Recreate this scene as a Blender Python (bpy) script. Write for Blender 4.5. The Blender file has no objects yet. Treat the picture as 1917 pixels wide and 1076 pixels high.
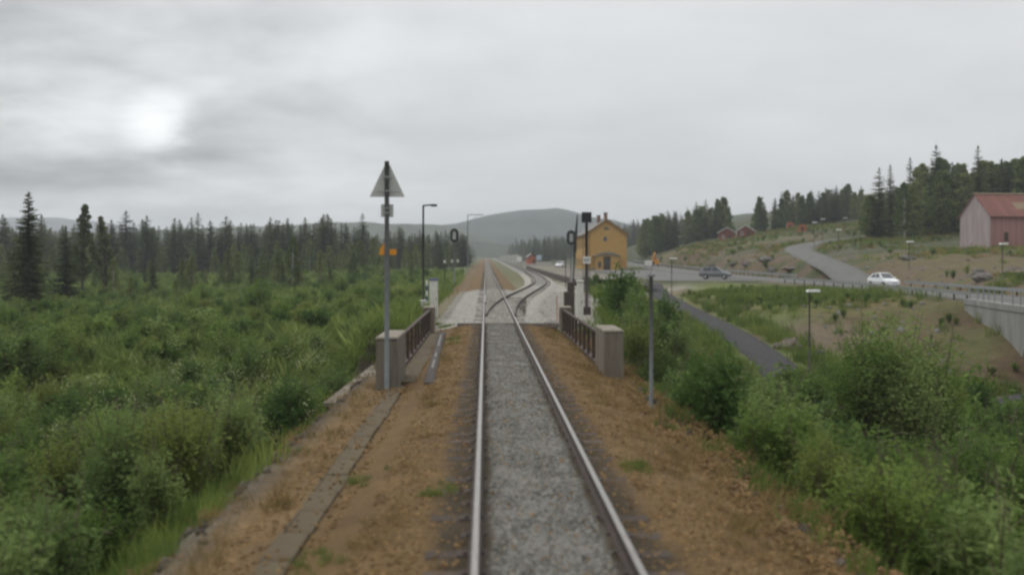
import bpy, math, random
import numpy as np
from mathutils import Vector, Matrix

R = math.radians
rng = random.Random(7)
nrg = np.random.RandomState(11)
scene = bpy.context.scene
COL = scene.collection

# ------------------------------------------------------------------ camera
cam_d = bpy.data.cameras.new('camera')
cam = bpy.data.objects.new('camera', cam_d)
COL.objects.link(cam)
cam.location = (0, 0, 2.8)
cam.rotation_euler = (R(90), 0, 0)
cam_d.sensor_width = 36
cam_d.lens = 1750 / 1917 * 36
cam_d.shift_x = 0.0258
cam_d.shift_y = -0.0271
cam_d.clip_start = 0.1
cam_d.clip_end = 30000
cam_d.dof.use_dof = True
cam_d.dof.focus_distance = 48
cam_d.dof.aperture_fstop = 0.65
scene.camera = cam

# ------------------------------------------------------------------ world: overcast sky
SUN_EL, SUN_AZ = R(48), R(-32)          # front left, behind the cloud deck
world = bpy.data.worlds.new('World')
scene.world = world
world.use_nodes = True
W = world.node_tree
W.nodes.clear()


def wn(t, **kw):
    n = W.nodes.new(t)
    for k, v in kw.items():
        setattr(n, k, v)
    return n


def wmath(op, a, b=None, clamp=False):
    n = wn('ShaderNodeMath', operation=op, use_clamp=clamp)
    for i, v in enumerate((a, b)):
        if v is None:
            continue
        if isinstance(v, (int, float)):
            n.inputs[i].default_value = v
        else:
            W.links.new(v, n.inputs[i])
    return n.outputs[0]


tc = wn('ShaderNodeTexCoord')
sep = wn('ShaderNodeSeparateXYZ')
W.links.new(tc.outputs['Generated'], sep.inputs[0])
zc = wmath('MAXIMUM', sep.outputs[2], 0.0)
den = wmath('ADD', zc, 0.20)
cu = wmath('DIVIDE', sep.outputs[0], den)
cv = wmath('DIVIDE', sep.outputs[1], den)
comb = wn('ShaderNodeCombineXYZ')
W.links.new(cu, comb.inputs[0]); W.links.new(cv, comb.inputs[1])
comb.inputs[2].default_value = 3.7


def wnoise(vec, scale, detail, rough, dist=0.0):
    n = wn('ShaderNodeTexNoise')
    n.inputs['Scale'].default_value = scale
    n.inputs['Detail'].default_value = detail
    n.inputs['Roughness'].default_value = rough
    n.inputs['Distortion'].default_value = dist
    W.links.new(vec, n.inputs['Vector'])
    return n.outputs['Fac']


def wrange(v, a, b, c, d, smooth=True):
    n = wn('ShaderNodeMapRange')
    n.interpolation_type = 'SMOOTHSTEP' if smooth else 'LINEAR'
    n.inputs['From Min'].default_value = a
    n.inputs['From Max'].default_value = b
    n.inputs['To Min'].default_value = c
    n.inputs['To Max'].default_value = d
    W.links.new(v, n.inputs['Value'])
    return n.outputs['Result']


big = wnoise(comb.outputs[0], 0.85, 4.0, 0.5, 0.3)
mid = wnoise(comb.outputs[0], 2.1, 5.0, 0.5, 0.15)
# the cloud deck is broken and streaky to the left of the line, closed and even to the right
side = wrange(sep.outputs[0], -0.50, 0.10, 1.0, 0.16)
lum0 = wmath('ADD', 0.60, wmath('MULTIPLY', wmath('POWER', zc, 1.2), 0.78))
var = wmath('ADD', wmath('MULTIPLY', wmath('SUBTRACT', big, 0.5), 2.3), wmath('MULTIPLY', wmath('SUBTRACT', mid, 0.5), 2.0))
lum = wmath('MULTIPLY', lum0, wmath('ADD', 1.0, wmath('MULTIPLY', var, side)))
# a thin place in the deck low in the front left, where the sun is felt through the cloud
gap_dir = Vector((-0.345, 1.0, 0.137)).normalized()
dn = wn('ShaderNodeVectorMath', operation='DOT_PRODUCT')
nrmz = wn('ShaderNodeVectorMath', operation='NORMALIZE')
W.links.new(tc.outputs['Generated'], nrmz.inputs[0])
W.links.new(nrmz.outputs[0], dn.inputs[0])
dn.inputs[1].default_value = gap_dir
gap = wrange(dn.outputs['Value'], 0.9984, 1.0, 0.0, 0.46)
gap = wmath('MULTIPLY', gap, wrange(dn.outputs['Value'], 0.9984, 1.0, 0.0, 1.0, False))
gapn = wmath('MULTIPLY', gap, wrange(mid, 0.34, 0.60, 0.1, 1.0))
lum = wmath('ADD', lum, gapn)
crgb = wn('ShaderNodeCombineColor')
W.links.new(wmath('MULTIPLY', lum, 0.982), crgb.inputs[0])
W.links.new(lum, crgb.inputs[1])
W.links.new(wmath('MULTIPLY', lum, 1.0), crgb.inputs[2])
sky = wn('ShaderNodeTexSky', sky_type='NISHITA')
sky.sun_disc = False
sky.sun_elevation = SUN_EL
sky.sun_rotation = SUN_AZ
bg1 = wn('ShaderNodeBackground'); bg1.inputs['Strength'].default_value = 0.06
W.links.new(sky.outputs[0], bg1.inputs['Color'])
bg2 = wn('ShaderNodeBackground'); bg2.inputs['Strength'].default_value = 1.0
W.links.new(crgb.outputs[0], bg2.inputs['Color'])
mx = wn('ShaderNodeMixShader'); mx.inputs[0].default_value = 0.94
W.links.new(bg1.outputs[0], mx.inputs[1]); W.links.new(bg2.outputs[0], mx.inputs[2])
wo = wn('ShaderNodeOutputWorld')
W.links.new(mx.outputs[0], wo.inputs['Surface'])

# ------------------------------------------------------------------ sun behind cloud
sd = bpy.data.lights.new('sun', 'SUN')
sd.energy = 1.3
sd.angle = R(25)
sd.color = (1.0, 0.97, 0.92)
sun = bpy.data.objects.new('sun', sd)
COL.objects.link(sun)
to_sun = Vector((math.sin(SUN_AZ) * math.cos(SUN_EL), math.cos(SUN_AZ) * math.cos(SUN_EL), math.sin(SUN_EL)))
sun.rotation_euler = to_sun.to_track_quat('Z', 'Y').to_euler()

vs = scene.view_settings
vs.view_transform = 'Standard'
vs.look = 'None'
vs.gamma = 1
vs.exposure = 0.14
vs.use_curve_mapping = False
scene.cycles.max_bounces = 5
scene.cycles.diffuse_bounces = 3
scene.cycles.glossy_bounces = 2
scene.cycles.transmission_bounces = 3
scene.cycles.volume_bounces = 0
scene.cycles.use_denoising = True
scene.cycles.filter_width = 2.6

# ------------------------------------------------------------------ materials


class Mat:
    def __init__(s, name):
        s.m = bpy.data.materials.new(name)
        s.m.use_nodes = True
        s.t = s.m.node_tree
        s.b = s.t.nodes['Principled BSDF']

    def n(s, t, **kw):
        x = s.t.nodes.new(t)
        for k, v in kw.items():
            setattr(x, k, v)
        return x

    def l(s, a, b):
        s.t.links.new(a, b)

    def noise(s, scale, detail=4, rough=0.6, coord='Object', stretch=None):
        tcn = s.n('ShaderNodeTexCoord')
        n = s.n('ShaderNodeTexNoise')
        n.inputs['Scale'].default_value = scale
        n.inputs['Detail'].default_value = detail
        n.inputs['Roughness'].default_value = rough
        src = tcn.outputs[coord]
        if coord == 'World':
            pass
        if stretch:
            mp = s.n('ShaderNodeMapping')
            mp.inputs['Scale'].default_value = stretch
            s.l(src, mp.inputs[0]); src = mp.outputs[0]
        s.l(src, n.inputs['Vector'])
        return n.outputs['Fac']

    def ramp(s, fac, stops):
        r = s.n('ShaderNodeValToRGB')
        e = r.color_ramp.elements
        while len(e) < len(stops):
            e.new(0.5)
        for el, (p, c) in zip(e, stops):
            el.position = p
            el.color = (*c, 1)
        s.l(fac, r.inputs[0])
        return r.outputs[0]

    def mix(s, fac, a, b, mode='MIX'):
        n = s.n('ShaderNodeMix', data_type='RGBA', blend_type=mode)
        for sock, v in ((n.inputs[0], fac), (n.inputs[6], a), (n.inputs[7], b)):
            if isinstance(v, (int, float)):
                sock.default_value = v
            elif isinstance(v, tuple):
                sock.default_value = (*v, 1)
            else:
                s.l(v, sock)
        return n.outputs[2]

    def bump(s, h, strength=0.4, dist=0.02):
        b = s.n('ShaderNodeBump')
        b.inputs['Strength'].default_value = strength
        b.inputs['Distance'].default_value = dist
        s.l(h, b.inputs['Height'])
        s.l(b.outputs[0], s.b.inputs['Normal'])


def simple(name, c1, c2=None, scale=6.0, rough=0.8, metal=0.0, bump=0.0, stretch=None, rnd=0.0, spec=0.3):
    M = Mat(name)
    M.b.inputs['Roughness'].default_value = rough
    M.b.inputs['Metallic'].default_value = metal
    M.b.inputs['Specular IOR Level'].default_value = spec
    c2 = c2 or tuple(v * 0.72 for v in c1)
    f = M.noise(scale, 6, 0.65, stretch=stretch)
    col = M.ramp(f, [(0.32, c2), (0.68, c1)])
    if rnd:
        oi = M.n('ShaderNodeObjectInfo')
        hs = M.n('ShaderNodeHueSaturation')
        mr = M.n('ShaderNodeMapRange')
        mr.inputs['To Min'].default_value = 1 - rnd
        mr.inputs['To Max'].default_value = 1 + rnd
        M.l(oi.outputs['Random'], mr.inputs['Value'])
        M.l(mr.outputs[0], hs.inputs['Value'])
        M.l(col, hs.inputs['Color'])
        col = hs.outputs[0]
    M.l(col, M.b.inputs['Base Color'])
    if bump:
        M.bump(f, bump)
    return M.m


def leafmat(name, dark, light, trans=0.3, scale=1.6, rnd=0.25, hue=0.012):
    M = Mat(name)
    M.t.nodes.remove(M.b)
    f = M.noise(scale, 3, 0.6)
    col = M.ramp(f, [(0.3, dark), (0.7, light)])
    oi = M.n('ShaderNodeObjectInfo')
    hs = M.n('ShaderNodeHueSaturation')
    mr = M.n('ShaderNodeMapRange')
    mr.inputs['To Min'].default_value = 1 - rnd
    mr.inputs['To Max'].default_value = 1 + rnd
    M.l(oi.outputs['Random'], mr.inputs['Value'])
    M.l(mr.outputs[0], hs.inputs['Value'])
    mh = M.n('ShaderNodeMapRange')
    mh.inputs['To Min'].default_value = 0.5 + hue
    mh.inputs['To Max'].default_value = 0.5 - hue
    M.l(oi.outputs['Random'], mh.inputs['Value'])
    M.l(mh.outputs[0], hs.inputs['Hue'])
    M.l(col, hs.inputs['Color'])
    d = M.n('ShaderNodeBsdfDiffuse'); t = M.n('ShaderNodeBsdfTranslucent')
    M.l(hs.outputs[0], d.inputs[0]); M.l(hs.outputs[0], t.inputs[0])
    ms = M.n('ShaderNodeMixShader'); ms.inputs[0].default_value = trans
    M.l(d.outputs[0], ms.inputs[1]); M.l(t.outputs[0], ms.inputs[2])
    M.l(ms.outputs[0], M.t.nodes['Material Output'].inputs['Surface'])
    return M.m


def attrmat(name, scale=1.2, amp=0.45, fine=14.0, rough=0.95, bump=0.3):
    """colour from the mesh's own 'tint' attribute, broken up by noise"""
    M = Mat(name)
    M.b.inputs['Roughness'].default_value = rough
    M.b.inputs['Specular IOR Level'].default_value = 0.15
    a = M.n('ShaderNodeAttribute'); a.attribute_name = 'tint'
    f1 = M.noise(scale, 6, 0.7); f2 = M.noise(fine, 5, 0.7)
    g1 = M.ramp(f1, [(0.28, (1 - amp,) * 3), (0.72, (1 + amp * .6,) * 3)])
    g2 = M.ramp(f2, [(0.30, (0.62,) * 3), (0.70, (1.25,) * 3)])
    c = M.mix(1.0, a.outputs['Color'], g1, 'MULTIPLY')
    c = M.mix(1.0, c, g2, 'MULTIPLY')
    M.l(c, M.b.inputs['Base Color'])
    if bump:
        M.bump(f2, bump, 0.05)
    return M.m


MT = {}
MT['ground'] = attrmat('ground_mixed', 0.9, 0.4, 9.0)
MT['bed'] = attrmat('track_bed_ballast', 2.0, 0.3, 30.0, bump=0.6)
MT['hill'] = attrmat('hill_forest', 0.02, 0.5, 0.12, bump=0)
MT['asphalt'] = simple('asphalt', (0.125, 0.123, 0.12), (0.085, 0.084, 0.084), 3.0, 0.85, bump=0.1)
MT['asphalt_pale'] = simple('asphalt_gravelly', (0.125, 0.121, 0.112), (0.088, 0.086, 0.081), 0.8, 0.9, bump=0.1)
MT['asphalt_dark'] = simple('asphalt_fresh', (0.062, 0.06, 0.062), (0.045, 0.044, 0.046), 1.2, 0.97, bump=0.1, spec=0.08)
MT['concrete'] = simple('concrete_stained', (0.19, 0.165, 0.13), (0.085, 0.068, 0.05), 3.5, 0.9, bump=0.3, stretch=(1, 1, .16))
MT['coping'] = simple('coping_concrete', (0.23, 0.205, 0.165), (0.15, 0.13, 0.10), 4.0, 0.9, bump=0.2)
MT['concrete_new'] = simple('concrete_pale', (0.26, 0.26, 0.245), (0.15, 0.15, 0.14), 1.3, 0.9, bump=0.15, stretch=(1, 1, .18))
MT['stone_dark'] = simple('masonry_dark', (0.12, 0.10, 0.085), (0.06, 0.05, 0.042), 3.0, 0.95, bump=0.5)
MT['lid'] = simple('trough_concrete', (0.10, 0.078, 0.046), (0.065, 0.048, 0.027), 1.7, 0.95, bump=0.3, rnd=0.04)
MT['rust'] = simple('rust_brown', (0.075, 0.05, 0.04), (0.045, 0.032, 0.028), 7.0, 0.85, bump=0.15)
MT['rail_side'] = simple('rail_rust', (0.06, 0.042, 0.034), (0.035, 0.027, 0.024), 9.0, 0.8)
MT['rail_top'] = simple('rail_steel', (0.33, 0.315, 0.30), (0.24, 0.225, 0.21), 8.0, 0.45, metal=0.9, stretch=(4, .4, 1), spec=0.5)
MT['rail_dull'] = simple('rail_dull_steel', (0.105, 0.09, 0.08), (0.07, 0.06, 0.052), 8.0, 0.6, metal=0.4, stretch=(4, .4, 1))
MT['sleeper'] = simple('sleeper_timber', (0.075, 0.055, 0.042), (0.04, 0.03, 0.025), 6.0, 0.9, bump=0.3, stretch=(.6, 5, 5), rnd=0.3)
MT['timber'] = simple('weathered_timber', (0.06, 0.05, 0.045), (0.03, 0.026, 0.025), 4.0, 0.85, bump=0.3, stretch=(6, .5, 6))
MT['timber_pale'] = simple('bleached_timber', (0.27, 0.255, 0.24), (0.16, 0.15, 0.14), 8.0, 0.8)
MT['galv'] = simple('galvanised_steel', (0.27, 0.28, 0.285), (0.20, 0.21, 0.215), 5.0, 0.55, metal=0.3)
MT['galv_dull'] = simple('dull_grey_steel', (0.17, 0.18, 0.185), (0.12, 0.128, 0.134), 5.0, 0.6, metal=0.25)
MT['sign_back'] = simple('sign_back_aluminium', (0.46, 0.465, 0.445), (0.38, 0.385, 0.37), 5.0, 0.6, metal=0.2)
MT['black'] = simple('black_paint', (0.022, 0.023, 0.025), (0.014, 0.014, 0.016), 5.0, 0.55)
MT['brownpole'] = simple('brown_mast_paint', (0.065, 0.05, 0.047), (0.045, 0.036, 0.034), 5.0, 0.6)
MT['white'] = simple('white_paint', (0.74, 0.74, 0.72), (0.62, 0.62, 0.6), 4.0, 0.5)
MT['trim_grey'] = simple('weathered_white_trim', (0.44, 0.43, 0.41), (0.36, 0.35, 0.33), 4.0, 0.7)
MT['cabinet_white'] = simple('cabinet_offwhite', (0.56, 0.55, 0.50), (0.44, 0.43, 0.39), 3.0, 0.55)
MT['cabinet_brown'] = simple('cabinet_brown', (0.075, 0.058, 0.048), (0.05, 0.04, 0.034), 3.0, 0.6)
MT['orange'] = simple('orange_paint', (0.72, 0.30, 0.03), (0.62, 0.24, 0.02), 4.0, 0.5)
MT['orangered'] = simple('orange_red_paint', (0.45, 0.13, 0.06), (0.36, 0.1, 0.045), 3.0, 0.75)
MT['yellow'] = simple('yellow_paint', (0.6, 0.47, 0.06), (0.5, 0.38, 0.05), 4.0, 0.6)
MT['ochre'] = simple('ochre_render', (0.43, 0.26, 0.072), (0.37, 0.22, 0.06), 0.9, 0.9, bump=0.05)
MT['ochre_dark'] = simple('ochre_trim', (0.21, 0.125, 0.045), (0.17, 0.10, 0.035), 2.0, 0.8)
MT['ochre_pale'] = simple('pale_yellow_trim', (0.36, 0.27, 0.14), (0.3, 0.22, 0.12), 2.0, 0.8)
MT['slate'] = simple('roof_slate', (0.16, 0.15, 0.14), (0.10, 0.095, 0.09), 3.0, 0.7, rnd=0.12)
MT['brick'] = simple('chimney_brick', (0.24, 0.13, 0.07), (0.16, 0.08, 0.05), 5.0, 0.9)
MT['glass'] = simple('window_glass', (0.04, 0.045, 0.05), (0.025, 0.03, 0.035), 1.0, 0.12, spec=0.6)
MT['greybrown'] = simple('porch_grey', (0.25, 0.22, 0.16), (0.19, 0.165, 0.12), 2.0, 0.8)
MT['door'] = simple('dark_door', (0.06, 0.042, 0.03), (0.04, 0.03, 0.022), 2.0, 0.6)
MT['redwood'] = simple('falu_red_boards', (0.19, 0.06, 0.042), (0.15, 0.046, 0.033), 3.0, 0.85)
MT['barn_pale'] = simple('faded_pink_boards', (0.375, 0.315, 0.31), (0.29, 0.238, 0.235), 1.2, 0.9, rnd=0.08, stretch=(1, 1, .2))
MT['barn_red'] = simple('faded_red_boards', (0.33, 0.18, 0.165), (0.255, 0.138, 0.126), 1.2, 0.9, rnd=0.12, stretch=(1, 1, .2))
MT['barn_roof'] = simple('rusty_red_roof', (0.21, 0.082, 0.068), (0.155, 0.072, 0.054), 0.8, 0.85, rnd=0.10)
MT['moss'] = simple('mossy_roof', (0.24, 0.2, 0.13), (0.2, 0.13, 0.09), 1.5, 0.9)
MT['tyre'] = simple('tyre_rubber', (0.02, 0.02, 0.02), (0.015, 0.015, 0.015), 8.0, 0.85)
MT['rim'] = simple('wheel_rim', (0.4, 0.4, 0.41), (0.3, 0.3, 0.31), 4.0, 0.4, metal=0.6)
MT['car_white'] = simple('car_white_paint', (0.72, 0.73, 0.74), (0.68, 0.69, 0.70), 2.0, 0.25, spec=0.5)
MT['car_silver'] = simple('car_silver_paint', (0.20, 0.205, 0.215), (0.165, 0.17, 0.18), 2.0, 0.3, metal=0.4, spec=0.5)
MT['lamp_glass'] = simple('headlight_glass', (0.75, 0.76, 0.76), (0.6, 0.6, 0.6), 4.0, 0.15)
MT['red_lens'] = simple('red_lens', (0.35, 0.02, 0.02), (0.28, 0.015, 0.015), 4.0, 0.3)
MT['blue_white'] = simple('pale_blue_panel', (0.42, 0.50, 0.56), (0.34, 0.42, 0.48), 2.0, 0.5)
MT['blue'] = simple('blue_band', (0.06, 0.08, 0.2), (0.05, 0.065, 0.16), 2.0, 0.5)
MT['trunk'] = simple('spruce_bark', (0.10, 0.078, 0.06), (0.055, 0.043, 0.035), 6.0, 0.95, stretch=(1, 1, .3))
MT['birchbark'] = simple('birch_bark', (0.46, 0.45, 0.42), (0.20, 0.19, 0.175), 3.0, 0.9, stretch=(1, 1, 3))
MT['stem'] = simple('shrub_stem', (0.13, 0.105, 0.07), (0.08, 0.065, 0.045), 8.0, 0.9)
MT['spruce'] = leafmat('spruce_needles', (0.062, 0.082, 0.038), (0.135, 0.162, 0.070), 0.4, 1.3, rnd=.32, hue=.018)
MT['pine'] = leafmat('pine_needles', (0.10, 0.125, 0.062), (0.175, 0.205, 0.098), 0.4, 0.9)
MT['birch'] = leafmat('birch_leaves', (0.10, 0.135, 0.042), (0.18, 0.225, 0.078), 0.42, 0.8, rnd=.3, hue=.02)
MT['willow'] = leafmat('willow_leaves', (0.090, 0.140, 0.032), (0.175, 0.250, 0.068), 0.42, 1.1, rnd=0.3)
MT['willow_pale'] = leafmat('willow_leaves_grey_green', (0.115, 0.165, 0.05), (0.205, 0.275, 0.10), 0.42, 1.1, rnd=0.25)
MT['alder'] = leafmat('alder_leaves', (0.062, 0.108, 0.03), (0.12, 0.185, 0.055), 0.4, 1.4, rnd=0.25)
MT['birch_scrub'] = leafmat('birch_scrub_leaves', (0.105, 0.14, 0.035), (0.19, 0.24, 0.072), 0.42, 1.4, rnd=0.2, hue=.02)
MT['herb'] = leafmat('meadow_herbs', (0.09, 0.13, 0.03), (0.18, 0.235, 0.065), 0.42, 1.0, rnd=0.3, hue=0.02)
MT['herb_pale'] = leafmat('tall_herb_leaves', (0.11, 0.155, 0.04), (0.21, 0.265, 0.085), 0.45, .5, rnd=0.3, hue=0.02)
MT['drygrass'] = leafmat('dry_grass', (0.17, 0.125, 0.055), (0.28, 0.205, 0.095), 0.3, 2.0, rnd=0.3)
MT['flower'] = leafmat('cream_flower_heads', (0.36, 0.38, 0.22), (0.52, 0.52, 0.34), 0.3, 2.0, rnd=0.15, hue=0.0)
MT['gravel'] = simple('grey_gravel', (0.205, 0.198, 0.178), (0.115, 0.11, 0.098), 12.0, 0.9, rnd=0.45)
MT['gravel_new'] = simple('pale_ballast', (0.36, 0.345, 0.305), (0.25, 0.238, 0.21), 12.0, 0.9, rnd=0.35)
MT['gravel_rust'] = simple('rust_stained_ballast', (0.215, 0.135, 0.058), (0.125, 0.077, 0.033), 12.0, 0.95, rnd=0.5)
MT['rock'] = simple('grey_rock', (0.21, 0.205, 0.195), (0.11, 0.105, 0.10), 1.6, 0.95, bump=0.5, rnd=0.2)
MT['rock_dark'] = simple('dark_rock', (0.15, 0.14, 0.125), (0.07, 0.064, 0.058), 2.4, 0.95, bump=0.7, rnd=0.2)
MT['rubble'] = simple('dirty_rubble', (0.105, 0.088, 0.066), (0.05, 0.042, 0.033), 4.0, 0.95, bump=0.3, rnd=0.5)
MT['rock_brown'] = simple('brown_rock', (0.19, 0.155, 0.13), (0.10, 0.08, 0.068), 1.6, 0.95, bump=0.5, rnd=0.2)

# ------------------------------------------------------------------ mesh helpers


class MB:
    def __init__(s):
        s.v = []; s.f = []; s.m = []

    def add(s, vs, fs, mi=0):
        o = len(s.v)
        s.v += [tuple(x) for x in vs]
        s.f += [tuple(i + o for i in f) for f in fs]
        s.m += [mi] * len(fs)
        return s

    def box(s, x0, x1, y0, y1, z0, z1, mi=0):
        vs = [(x, y, z) for z in (z0, z1) for y in (y0, y1) for x in (x0, x1)]
        return s.add(vs, [(0, 2, 3, 1), (4, 5, 7, 6), (0, 1, 5, 4), (2, 6, 7, 3), (0, 4, 6, 2), (1, 3, 7, 5)], mi)

    def bbox(s, x0, x1, y0, y1, z0, z1, b=0.02, mi=0):
        """box with its upright edges and its top edge chamfered"""
        def ring(i, z):
            return [(x0 + i + b, y0 + i, z), (x1 - i - b, y0 + i, z), (x1 - i, y0 + i + b, z), (x1 - i, y1 - i - b, z),
                    (x1 - i - b, y1 - i, z), (x0 + i + b, y1 - i, z), (x0 + i, y1 - i - b, z), (x0 + i, y0 + i + b, z)]
        vs = ring(0, z0) + ring(0, z1 - b) + ring(b, z1)
        fs = [tuple(reversed(range(8)))]
        for k in (0, 8):
            for i in range(8):
                j = (i + 1) % 8
                fs.append((k + i, k + j, k + 8 + j, k + 8 + i))
        fs.append(tuple(range(16, 24)))
        return s.add(vs, fs, mi)

    def tube(s, pts, rad, n=8, mi=0, cap=True):
        pts = [Vector(p) for p in pts]
        rads = rad if isinstance(rad, (list, tuple)) else [rad] * len(pts)
        o = len(s.v)
        for i, p in enumerate(pts):
            d = (pts[min(i + 1, len(pts) - 1)] - pts[max(i - 1, 0)]).normalized()
            a = d.cross(Vector((0, 0, 1)) if abs(d.z) < .9 else Vector((1, 0, 0))).normalized()
            b = d.cross(a)
            for k in range(n):
                t = 2 * math.pi * k / n
                s.v.append(tuple(p + (a * math.cos(t) + b * math.sin(t)) * rads[i]))
        for i in range(len(pts) - 1):
            for k in range(n):
                k2 = (k + 1) % n
                s.f.append((o + i * n + k, o + i * n + k2, o + (i + 1) * n + k2, o + (i + 1) * n + k)); s.m.append(mi)
        if cap:
            s.f.append(tuple(o + k for k in range(n))); s.m.append(mi)
            e = o + (len(pts) - 1) * n
            s.f.append(tuple(e + k for k in reversed(range(n)))); s.m.append(mi)
        return s

    def prism(s, poly, axis, a, b, mi=0):
        """polygon in the plane across `axis`, extruded from a to b"""
        def pt(p, t):
            return {'x': (t, p[0], p[1]), 'y': (p[0], t, p[1]), 'z': (p[0], p[1], t)}[axis]
        n = len(poly)
        vs = [pt(p, a) for p in poly] + [pt(p, b) for p in poly]
        fs = [tuple(range(n)), tuple(reversed(range(n, 2 * n)))]
        fs += [(i, n + i, n + (i + 1) % n, (i + 1) % n) for i in range(n)]
        return s.add(vs, fs, mi)

    def mesh(s, name, mats, smooth=False):
        me = bpy.data.meshes.new(name)
        me.from_pydata(s.v, [], s.f)
        for m in (mats if isinstance(mats, (list, tuple)) else [mats]):
            me.materials.append(m)
        if any(s.m):
            me.polygons.foreach_set('material_index', s.m)
        if smooth:
            me.polygons.foreach_set('use_smooth', [True] * len(me.polygons))
        me.update()
        return me

    def build(s, name, mats, parent=None, smooth=False):
        o = bpy.data.objects.new(name, s.mesh(name, mats, smooth))
        COL.objects.link(o)
        if parent:
            o.parent = parent
        return o


def tag(o, label=None, cat=None, group=None, kind=None):
    for k, v in (('label', label), ('category', cat), ('group', group), ('kind', kind)):
        if v:
            o[k] = v
    return o


def thing(name, label, cat, loc=(0, 0, 0), rz=0.0, group=None):
    o = bpy.data.objects.new(name, None)
    COL.objects.link(o)
    o.location = loc
    o.rotation_euler = (0, 0, rz)
    o.empty_display_size = 0.3
    return tag(o, label, cat, group)


def link_mesh(name, me, parent=None, loc=None, rz=None, scale=None):
    o = bpy.data.objects.new(name, me)
    COL.objects.link(o)
    if parent:
        o.parent = parent
    if loc is not None:
        o.location = loc
    if rz is not None:
        o.rotation_euler = (0, 0, rz)
    if scale is not None:
        o.scale = scale if not isinstance(scale, (int, float)) else (scale,) * 3
    return o


def np_mesh(name, verts, quads, mat, tint=None, smooth=True):
    me = bpy.data.meshes.new(name)
    verts = np.asarray(verts, np.float32); quads = np.asarray(quads, np.int32)
    k = quads.shape[1]
    me.vertices.add(len(verts)); me.vertices.foreach_set('co', verts.ravel())
    me.loops.add(quads.size); me.loops.foreach_set('vertex_index', quads.ravel())
    me.polygons.add(len(quads))
    me.polygons.foreach_set('loop_start', np.arange(0, quads.size, k, dtype=np.int32))
    me.polygons.foreach_set('loop_total', np.full(len(quads), k, np.int32))
    me.update(calc_edges=True)
    me.validate()
    if smooth:
        me.polygons.foreach_set('use_smooth', np.ones(len(me.polygons), bool))
    if tint is not None:
        a = me.color_attributes.new('tint', 'FLOAT_COLOR', 'POINT')
        c = np.ones((len(verts), 4), np.float32); c[:, :3] = tint
        a.data.foreach_set('color', c.ravel())
    me.materials.append(mat)
    return me


def grid_quads(nx, ny):
    i = np.arange(ny - 1)[:, None] * nx + np.arange(nx - 1)[None, :]
    return np.stack([i, i + 1, i + nx + 1, i + nx], -1).reshape(-1, 4)


def pnoise(x, y, s, seed=0):
    """cheap smooth noise, about -1..1"""
    r = np.random.RandomState(seed)
    out = 0
    for k in range(7):
        a = r.uniform(0, 6.28); f = s * r.uniform(.5, 1.9); p = r.uniform(0, 6.28)
        q = r.uniform(0, 6.28)
        out = out + np.sin(f * (x * math.cos(a) + y * math.sin(a)) + p + 1.3 * np.sin(f * .7 * (x * math.sin(a) - y * math.cos(a)) + q))
    return out / 4.2


def smooth01(t):
    t = np.clip(t, 0, 1)
    return t * t * (3 - 2 * t)


def resample(pts, step):
    """Catmull-Rom through the points, one sample every `step` metres"""
    P = [np.array(p, float) for p in pts]
    P = [2 * P[0] - P[1]] + P + [2 * P[-1] - P[-2]]
    out = []
    for i in range(1, len(P) - 2):
        n = max(2, int(np.linalg.norm(P[i + 1] - P[i]) / step))
        for k in range(n):
            t = k / n
            out.append(.5 * (2 * P[i] + (P[i + 1] - P[i - 1]) * t + (2 * P[i - 1] - 5 * P[i] + 4 * P[i + 1] - P[i + 2]) * t * t
                             + (3 * P[i] - P[i - 1] - 3 * P[i + 1] + P[i + 2]) * t ** 3))
    out.append(P[-2])
    return np.array(out)


# ------------------------------------------------------------------ the lie of the land
TC = 0.655                                     # centre of the main line


def track_z(y):
    return np.maximum(0.0, np.asarray(y, float) - 120.0) * 0.0055


_sy = np.arange(40, 1400, 1.0)
_so = np.interp(_sy, [40, 45, 52, 60, 72, 90, 110, 125, 150, 190, 300, 1400], [0, 0, .2, .6, 1.6, 3.6, 5.7, 6.8, 7.7, 8.3, 8.4, 8.4])
for _ in range(2):
    _so = np.convolve(np.pad(_so, 5, 'edge'), np.ones(11) / 11, 'valid')


def siding_x(y):
    return TC + np.interp(y, _sy, _so)


ROAD = resample([(36, 28, -.75), (40, 50, -.65), (42.5, 67, -.6), (44.5, 77, -.6), (46, 93, -.6), (47.3, 113, -.5), (45.8, 135, -.35),
                 (43, 160, -.05), (42.5, 190, .25), (45, 256, .95), (48, 330, 1.9), (58, 450, 3.4)], 1.5)
LANE = resample([(48.5, 118, -.45), (50.5, 128, .3), (53, 140, 1.55), (55.5, 157, 3.1), (60, 179, 4.75), (66, 191, 5.9), (74, 199, 6.9), (85, 206, 8.0),
                 (110, 216, 10.4)], 1.5)
PATH = resample([(25, 140, -.6), (21.6, 117, -1.25), (20.7, 97, -2.2), (20.1, 83, -2.7), (19.3, 71, -3.1), (18.4, 60, -3.7), (17.9, 54, -4.4), (20, 48.5, -5.0),
                 (27, 51, -5.3), (34, 57, -5.5), (44, 62, -5.7)], 1.2)

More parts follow.
